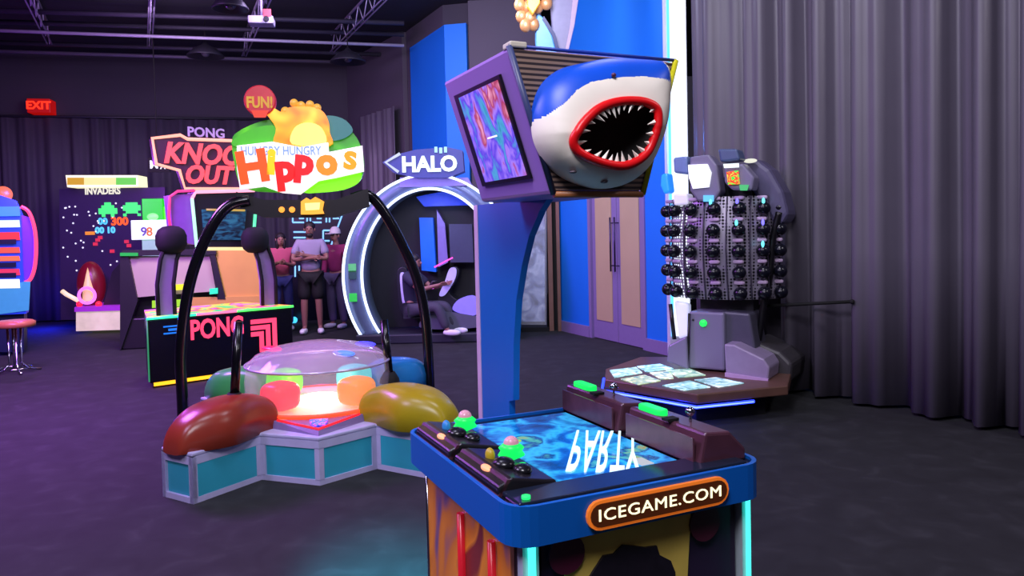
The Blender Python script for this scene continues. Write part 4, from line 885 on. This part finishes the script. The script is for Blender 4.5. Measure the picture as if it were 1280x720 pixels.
for i, a in enumerate(angs):
    p0, p1 = wallp(a-R(10), zc0, .01), wallp(a-R(10), zc1, .01)
    MB().tube([wallp(a-R(10), zc0+(zc1-zc0)*t/6, .012) for t in range(7)], .008, 6).build('upright_rib', mat('rib_grey', '#4a4456', .3, .3), pw)
    for j in range(5):
        z = zc0+.06+.19*j; c = wallp(a, z, .045); lit = (i, j) in ((3, 4), (4, 4), (5, 4), (5, 3), (5, 2), (4, 3))
        pd = MB().ell(c, (.062, .062, .06), 16, 10).build('strike_pad', m_pad, pw)
        h = wallp(a, z+.095, .01); MB().ell(h, (.05, .02, .018), 12, 6, pw=.6).build('pad_bracket', mat('bracket_pink', '#c0a8c8', .3), pw)
        if lit:
            l = wallp(a-R(2), z+.06, .085); MB().ell(l, (.014, .012, .03), 10, 8).build('pad_light', glow('pad_cyan' if (i+j) % 2 else 'pad_violet', '#60e0f0' if (i+j) % 2 else '#7068ff', 2.2), pd)
# hood and head pods
def hood(nm, pts, v0_, v1_, m, par=Dm, b=.02): return MB().prism(dpl(pts, v0_), v0_, v1_, 'y').build(nm, m, par, bevel=b)
hood('head_pod', ((862, 196), (886, 193), (896, 206), (900, 240), (892, 252), (872, 252), (862, 238)), -.18, .0, m_g1)
hood('lit_panel', ((860, 206), (884, 205), (889, 216), (886, 234), (866, 236), (861, 222)), -.2, -.181, mat('white_panel', '#e8e8f0', .4, emit='#f0f4ff', es=.75), b=.0)
hood('blue_lamp', ((879, 244), (891, 244), (891, 252), (879, 252)), -.21, -.181, glow('sky_lamp', '#60b8ff', 1.4), b=.0)
hood('camera_box', ((841, 197), (859, 195), (860, 218), (842, 216)), -.1, .1, mat('slate_box', '#6f86b8', .35))
hood('camera_box', ((897, 186), (921, 186), (925, 200), (900, 203)), -.2, .0, mat('slate_box2', '#48587c', .35))
hood('camera_slot', ((904, 205), (923, 204), (923, 209), (905, 210)), -.22, -.201, glow('white_slot', '#f0ffff', 1.3), b=.0)
hood('head_pod', ((905, 208), (928, 204), (943, 222), (940, 238), (915, 238), (905, 228)), -.16, .02, m_g1)
hood('score_display', ((908, 215), (922, 213), (924, 230), (910, 231)), -.19, -.161, artmat('score_red_green', [(.4, '#20c030'), (.5, '#e02010'), (.6, '#ff4010'), (.7, '#30d040')], 22, 1.3), b=.0)
hood('green_corner', ((924, 231), (935, 231), (933, 238), (925, 238)), -.19, -.161, glow('green_cnr', '#50d080', .9), b=.0)
hood('blue_ear', ((826, 218), (834, 216), (837, 240), (830, 243), (825, 232)), -.05, .1, mat('ear_blue', '#2a90f0', .3, emit='#2080f0', es=.9))
hood('white_block', ((841, 242), (859, 242), (860, 256), (842, 257)), -.12, .05, mat('wh_block', '#dcd8e8', .4, emit='#d8d8f0', es=.4))
hood('white_leg', ((842, 376), (861, 380), (861, 420), (848, 424)), -.02, .06, mat('wh_leg', '#d8dcec', .4, emit='#d8e0ff', es=.5))
# big grey shoulder curving down the right
sh = [FD.pl(x, y, .15) for x, y in ((926, 204), (946, 198), (964, 212), (980, 240), (987, 268), (978, 282), (966, 276), (950, 252), (934, 226))]
MB().prism(sh, .1, .45, 'y').build('shoulder_cover', mat('shoulder_lilac', '#55506e', .4), Dm, bevel=.04)
q = FD.pl(938, 201, .05); MB().ell((q[0], .05, q[1]), (.06, .03, .02)).build('shoulder_light', glow('cream_light', '#f0f0e0', 1.), Dm)
sp_ = [(FD.pl(x, y, .1)[0], .1, FD.pl(x, y, .1)[1]) for x, y in ((974, 265), (966, 300), (962, 345), (955, 380), (948, 425))]
MB().tube(smooth_path(sp_), .03, 10).build('rear_tube', black, Dm)
MB().box(cxm-.2, cxm+.3, .12, .3, .2, 2.05).build('spine', m_back, Dm)
sp_ = [(FD.pl(x, y, .0)[0], .0, FD.pl(x, y, .0)[1]) for x, y in ((838, 380), (843, 424))]
MB().tube(sp_, .02, 10).build('support_rod', black, Dm)
sb = [FD.loc(aty(948, 383, 7.0)), FD.loc(aty(1065, 377, 6.55))]
MB().tube(sb, .015, 8).ell(sb[1], .022, 10, 8).build('side_bar', matte, Dm)
# ------------------------------------------------------------------ people
def skin_mesh(name, verts, edges, radii, m, parent, sub=2, extra=None, root=0):
    me = bpy.data.meshes.new(name); me.from_pydata(verts, edges, []); o = bpy.data.objects.new(name, me); COL.objects.link(o)
    mod = o.modifiers.new('skin', 'SKIN'); mod.use_smooth_shade = True
    for i, r_ in enumerate(radii):
        me.skin_vertices[0].data[i].radius = r_ if isinstance(r_, tuple) else (r_, r_)
    me.skin_vertices[0].data[root].use_root = True
    ss = o.modifiers.new('sub', 'SUBSURF'); ss.levels = sub; ss.render_levels = sub
    dg = bpy.context.evaluated_depsgraph_get(); m2 = bpy.data.meshes.new_from_object(o.evaluated_get(dg)); bpy.data.objects.remove(o)
    if extra:
        bm = bmesh.new(); bm.from_mesh(m2)
        for (c, rr_, sg) in extra:
            M_ = Matrix.Translation(c) @ Matrix.Diagonal((rr_[0], rr_[1], rr_[2], 1))
            bmesh.ops.create_uvsphere(bm, u_segments=14, v_segments=10, radius=1, matrix=M_)
        for f in bm.faces: f.smooth = True
        bm.to_mesh(m2); bm.free()
    m2.materials.clear(); m2.materials.append(m); m2.name = name
    ob = bpy.data.objects.new(name, m2); COL.objects.link(ob); ob.parent = parent; return ob
def person(nm, loc, rz, label, J, skin, cloth, hair, h=1.75, shoes='#d8d8e0'):
    e = empty('person', loc, rz, label, 'person'); e.scale = (h/1.75,)*3
    V = []; E = []; Rd = []
    def v(p, r_, par=None):
        V.append(p); Rd.append(r_); i = len(V)-1
        if par is not None: E.append((par, i))
        return i
    pel = v(J['pelvis'], (.14, .1)); sp1 = v(J['spine'], (.12, .09), pel); ch = v(J['chest'], (.15, .1), sp1); nb = v(J['neck'], .055, ch)
    hd_ = Vector(J['head']); v(tuple((Vector(J['neck'])+hd_)/2), .052, nb); nk = len(V)-1
    ck = v(tuple(hd_+Vector((0, -.01, -.05))), (.062, .07), nk); v(tuple(hd_+Vector((0, .005, .04))), (.075, .088), ck); v(tuple(hd_+Vector((0, .01, .11))), (.05, .06), len(V)-1)
    hands = []
    for s in ('l', 'r'):
        a = v(J['sh'+s], .058, ch); b = v(J['el'+s], .042, a); c = v(J['wr'+s], .028, b); hands.append((c, J['el'+s], J['wr'+s], -1 if s == 'l' else 1))
        hp_ = v(J['hip'+s], .088, pel); k = v(J['kn'+s], .058, hp_); cf = tuple(Vector(J['kn'+s])*.62+Vector(J['an'+s])*.38); k2 = v(cf, .056, k); an = v(J['an'+s], .036, k2); v(J['to'+s], (.035, .025), an)
    for c, el, wr, sg in hands:
        d = (Vector(wr)-Vector(el)).normalized(); side = d.cross(Vector((0, 1, 0))); side = side.normalized() if side.length > .1 else Vector((0, 0, 1))
        w_ = Vector(wr); palm = v(tuple(w_+d*.06), (.034, .02), c)
        for k, (o_, L_) in enumerate(((-.027, .065), (-.009, .075), (.009, .07), (.027, .055))):
            b1 = v(tuple(w_+d*.09+side*o_), .0095, palm); b2 = v(tuple(w_+d*(.09+L_*.55)+side*o_*1.15+Vector((0, -.006, 0))), .0088, b1); v(tuple(w_+d*(.09+L_)+side*o_*1.1+Vector((0, -.018, 0))), .0075, b2)
        t1 = v(tuple(w_+d*.035-side*.04), .0105, palm); v(tuple(w_+d*.075-side*.056), .0085, t1)
    hx, hy, hz_ = J['head']
    ex = [((hx, hy-.088, hz_-.01), (.012, .018, .022), 0), ((hx-.078, hy+.01, hz_), (.012, .02, .03), 0), ((hx+.078, hy+.01, hz_), (.012, .02, .03), 0)]
    body = skin_mesh('body', V, E, Rd, skin, e, 2, ex)
    for s in (-1, 1): MB().ell((hx+s*.03, hy-.076, hz_+.018), (.011, .008, .007), 10, 6).build('eye', mat('eye_dark', '#161014', .2), body)
    MB().ell((hx, hy-.078, hz_-.05), (.022, .008, .006), 10, 6).build('mouth', mat('lip', '#7a3a40', .4), body)
    # hair
    if hair:
        kind, hm = hair; mb = MB(); mb.ell((hx, hy+.028, hz_+.05), (.088, .095, .085), 18, 12)
        if kind == 'long': mb.ell((hx, hy+.06, hz_-.06), (.085, .05, .15), 16, 12).ell((hx-.06, hy+.01, hz_-.07), (.03, .05, .12), 12, 8).ell((hx+.06, hy+.01, hz_-.07), (.03, .05, .12), 12, 8)
        mb.build('hair', hm, body)
        if kind == 'beard': MB().ell((hx, hy-.045, hz_-.085), (.055, .04, .04), 14, 10).build('beard', hm, body)
        if kind == 'cap': lab(MB().lathe([(0, .15), (.05, .14), (.09, .09), (.1, .03), (.1, .02)], (hx, hy+.01, hz_+.02), 20).box(hx-.06, hx+.06, hy-.19, hy-.07, hz_+.035, hz_+.05).build('cap', mat('cap_white', '#b8b0b8', .6), body), 'pale cap')
    # shirt
    sm_ = cloth['shirt']; SV = [J['pelvis'], J['spine'], J['chest'], tuple(Vector(J['neck'])-Vector((0, 0, .02)))]; SE = [(0, 1), (1, 2), (2, 3)]; SR = [(.16, .125), (.15, .12), (.175, .125), .075]
    SV[0] = tuple(Vector(J['pelvis'])+Vector((0, 0, .0)))
    for s in ('l', 'r'):
        a = Vector(J['sh'+s]); b = Vector(J['el'+s]); n_ = len(SV); SV += [tuple(a), tuple(a+(b-a)*cloth.get('sleeve', .6))]; SR += [.078, .068]; SE += [(2, n_), (n_, n_+1)]
        if cloth.get('sleeve', .6) >= 1: SV.append(tuple(b+(Vector(J['wr'+s])-b)*.9)); SR.append(.045); SE.append((n_+1, n_+2))
    skin_mesh('shirt', SV, SE, SR, sm_, e, 2)
    TV = [tuple(Vector(J['pelvis'])+Vector((0, 0, .02)))]; TE = []; TR = [(.165, .13)]
    for s in ('l', 'r'):
        hp_, kn, an = (Vector(J[x+s]) for x in ('hip', 'kn', 'an')); n_ = len(TV)
        if cloth['legs'] == 'shorts': TV += [tuple(hp_), tuple(hp_+(kn-hp_)*.5), tuple(kn+(hp_-kn)*.02)]; TR += [.118, .112, .105]; TE += [(0, n_), (n_, n_+1), (n_+1, n_+2)]
        else: TV += [tuple(hp_), tuple(kn), tuple(kn*.4+an*.6), tuple(an+(kn-an)*.04)]; TR += [.112, .085, .074, .062]; TE += [(0, n_), (n_, n_+1), (n_+1, n_+2), (n_+2, n_+3)]
    skin_mesh('shorts' if cloth['legs'] == 'shorts' else 'trousers', TV, TE, TR, cloth['lm'], e, 2)
    for s in ('l', 'r'):
        a, t = Vector(J['an'+s]), Vector(J['to'+s]); c = (a+t)/2; d = t-a
        MB().ell((0, 0, 0), (.05, .14, .045), 16, 10, pw=.8).build('shoe', mat('shoe'+shoes, shoes, .5), e, loc=(c.x, c.y-.01, .047 if a.z < .15 else c.z-.01), rot=(0, 0, math.atan2(d.y, d.x)+PI/2 if d.xy.length > .02 else 0))
    return e
def stand(arms='down', dx=0):
    J = dict(pelvis=(0, 0, .95), spine=(0, .01, 1.1), chest=(0, 0, 1.29), neck=(0, .01, 1.475), head=(0, -.015, 1.62),
             shl=(-.18, 0, 1.415), shr=(.18, 0, 1.415), ell=(-.25, .03, 1.14), elr=(.25, .03, 1.14), wrl=(-.25, -.06, .9), wrr=(.25, -.06, .9),
             hipl=(-.09, 0, .9), hipr=(.09, 0, .9), knl=(-.11, -.02, .5), knr=(.11, -.02, .5), anl=(-.12, .03, .09), anr=(.12, .03, .09), tol=(-.14, -.12, .04), tor=(.14, -.12, .04))
    if arms == 'cross': J.update(ell=(-.26, -.07, 1.16), elr=(.26, -.07, 1.16), wrl=(.05, -.24, 1.19), wrr=(-.05, -.21, 1.23))
    if arms == 'phone': J.update(ell=(-.22, -.05, 1.15), elr=(.22, -.05, 1.15), wrl=(-.05, -.25, 1.22), wrr=(.06, -.25, 1.2), head=(0, -.05, 1.61))
    return J
sk1 = mat('skin_tan', '#8a5f58', .5, var=.05); sk2 = mat('skin_warm', '#9a6a60', .5, var=.05)
hb_ = mat('dark_brown_hair', '#1a1016', .6, var=.3, scale=60)
w = atz(391, 417, 0)
person('man', (w.x, w.y, 0), R(10), 'bearded person with crossed arms in pale grey shirt and black shorts', stand('cross'), sk1, dict(shirt=mat('pale_mauve_shirt', '#8f84a4', .8, var=.05), sleeve=.75, legs='shorts', lm=mat('black_shorts', '#0b0a10', .8)), ('beard', hb_), 1.82)
w = atz(352, 414, 0)
person('woman', (w.x, w.y+.1, 0), R(20), 'long haired person in pink top and blue jeans beside the neon table', stand('phone'), sk2, dict(shirt=mat('pink_top', '#b04a66', .8, var=.05), sleeve=.5, legs='long', lm=mat('blue_jeans', '#3c3c80', .8, var=.15, scale=20)), ('long', hb_), 1.66)
w = atz(421, 411, 0)
person('visitor', (w.x, w.y+.1, 0), R(-25), 'person in magenta top and pale cap standing behind the neon ring', stand('down'), sk1, dict(shirt=mat('magenta_top', '#7a1c50', .8, var=.2), sleeve=1, legs='long', lm=mat('mauve_trousers', '#54486e', .8)), ('cap', hb_), 1.7)
# seated driver in the ring
Js = dict(pelvis=(0, .1, .52), spine=(0, .14, .68), chest=(0, .13, .88), neck=(0, .1, 1.06), head=(0, .06, 1.2), shl=(-.18, .12, 1.0), shr=(.18, .12, 1.0), ell=(-.2, -.1, .8), elr=(.2, -.1, .8), wrl=(-.13, -.33, .86), wrr=(.13, -.33, .86),
          hipl=(-.1, .05, .5), hipr=(.1, .05, .5), knl=(-.13, -.36, .55), knr=(.13, -.36, .55), anl=(-.13, -.5, .2), anr=(.13, -.5, .2), tol=(-.13, -.62, .17), tor=(.13, -.62, .17))
w = aty(522, 300, 10.95)
person('driver', (w.x, w.y+.1, .0), R(70), 'person seated inside the neon ring in a dark shirt', Js, sk1, dict(shirt=mat('navy_shirt', '#20203a', .8), sleeve=.7, legs='long', lm=mat('grey_trousers', '#3a3848', .8)), ('short', hb_), 1.7)
# ------------------------------------------------------------------ lights
def area(nm, loc, tgt, size, col, e, sy=None):
    l = bpy.data.lights.new(nm, 'AREA'); l.size = size; l.energy = e; l.color = lin(col)[:3]
    if sy: l.shape = 'RECTANGLE'; l.size_y = sy
    o = bpy.data.objects.new(nm, l); COL.objects.link(o); o.location = loc; d = Vector(tgt)-Vector(loc); o.rotation_euler = d.to_track_quat('-Z', 'Y').to_euler(); return o
def point(nm, loc, col, e, r_=.1):
    l = bpy.data.lights.new(nm, 'POINT'); l.energy = e; l.color = lin(col)[:3]; l.shadow_soft_size = r_
    o = bpy.data.objects.new(nm, l); COL.objects.link(o); o.location = loc; return o
area('fill_front', (-.6, -.2, 4.6), (.6, 3.0, 1), 1.4, '#f4f0ff', 190)  # unseen overhead fill added for the shark machine
area('fill_side', (-3.6, 2.2, 4.2), (.2, 2.3, 1.6), 1.2, '#dcc4ff', 130)  # added from the left to brighten the monitor face, source unseen
area('fill_hippo', (-1.4, 3.4, 4.9), (-1.5, 5.6, .4), 1.0, '#e0e0ff', 60)  # unseen fill added over the star table
area('fill_right', (4.9, 2.2, 5.0), (2.9, 6.6, 2.6), .5, '#f2ecf6', 75)  # unseen raking light added to bring out the curtain folds
area('fill_strike', (.9, 4.6, 5.0), (1.9, 7., 1.4), .8, '#ece8ff', 75)  # overhead fill added for the strike machine, itself unseen
area('fill_left', (-5.5, 6.5, 5.0), (-5.2, 9, 0), 1.5, '#b878e8', 330)  # unseen violet area light above the left floor
area('fill_back', (-5, 11.0, 4.4), (-5.5, 15.5, 3.4), 1.5, '#a890b8', 95)  # unseen fill added to lift the back wall
area('fill_people', (-2.6, 9.6, 4.6), (-3.2, 12.2, 1.), .8, '#d8c0ff', 85)  # added to brighten the standing people, source unseen
area('wall_fill', (-.6, 9.4, 4.9), (-.2, 12.3, 2.6), .8, '#d8d0e8', 110)  # unseen light added to brighten the centre walls
area('entry_fill', (.2, 8.2, 4.6), (1.3, 11, 1.5), .6, '#d8dcff', 60)  # fill added on the blue entry wall, source unseen
point('blue_uplight', (-8.6, 13.9, .35), '#1020ff', 60)
point('violet_spill', (-6.6, 10.6, 2.4), '#b050f0', 130)
area('floor_violet', (-4.6, 6.6, 3.4), (-4.8, 7.2, 0), 1.2, '#b060e8', 480)
area('alley_fill', (-4.4, 9.7, 3.2), (-4.7, 11.2, .9), .6, '#ffe8d8', 60)  # unseen fill added to brighten the slanted panels
point('cockpit_fill', (-1.1, 10.5, 1.9), '#a8b0ff', 14)  # fill added inside the ring to brighten the driver
point('column_blue_wash', (1.8, 8.75, 2.6), '#3a80ff', 30)
sl_ = bpy.data.lights.new('underglow', 'SPOT'); sl_.energy = 1000; sl_.color = lin('#10c8e8')[:3]; sl_.spot_size = R(42); sl_.spot_blend = .9; sl_.shadow_soft_size = .05
so_ = bpy.data.objects.new('underglow', sl_); COL.objects.link(so_); so_.location = (-.4, 2.35, .84); so_.rotation_euler = (Vector((-.58, 3.3, 0))-Vector((-.4, 2.35, .84))).to_track_quat('-Z', 'Y').to_euler()
point('dome_glow', (-1.45, 5.6, .62), '#ffd0a0', 4, .05)
point('platform_glow', (1.3, 6.1, .12), '#2030ff', 6, .05)
wl = bpy.data.worlds.new('world'); SC.world = wl; wl.use_nodes = True
wl.node_tree.nodes['Background'].inputs[0].default_value = lin('#7a7490'); wl.node_tree.nodes['Background'].inputs[1].default_value = .12
SC.view_settings.view_transform = 'Standard'; SC.view_settings.look = 'None'; SC.view_settings.gamma = 1; SC.view_settings.exposure = 0; SC.view_settings.use_curve_mapping = False
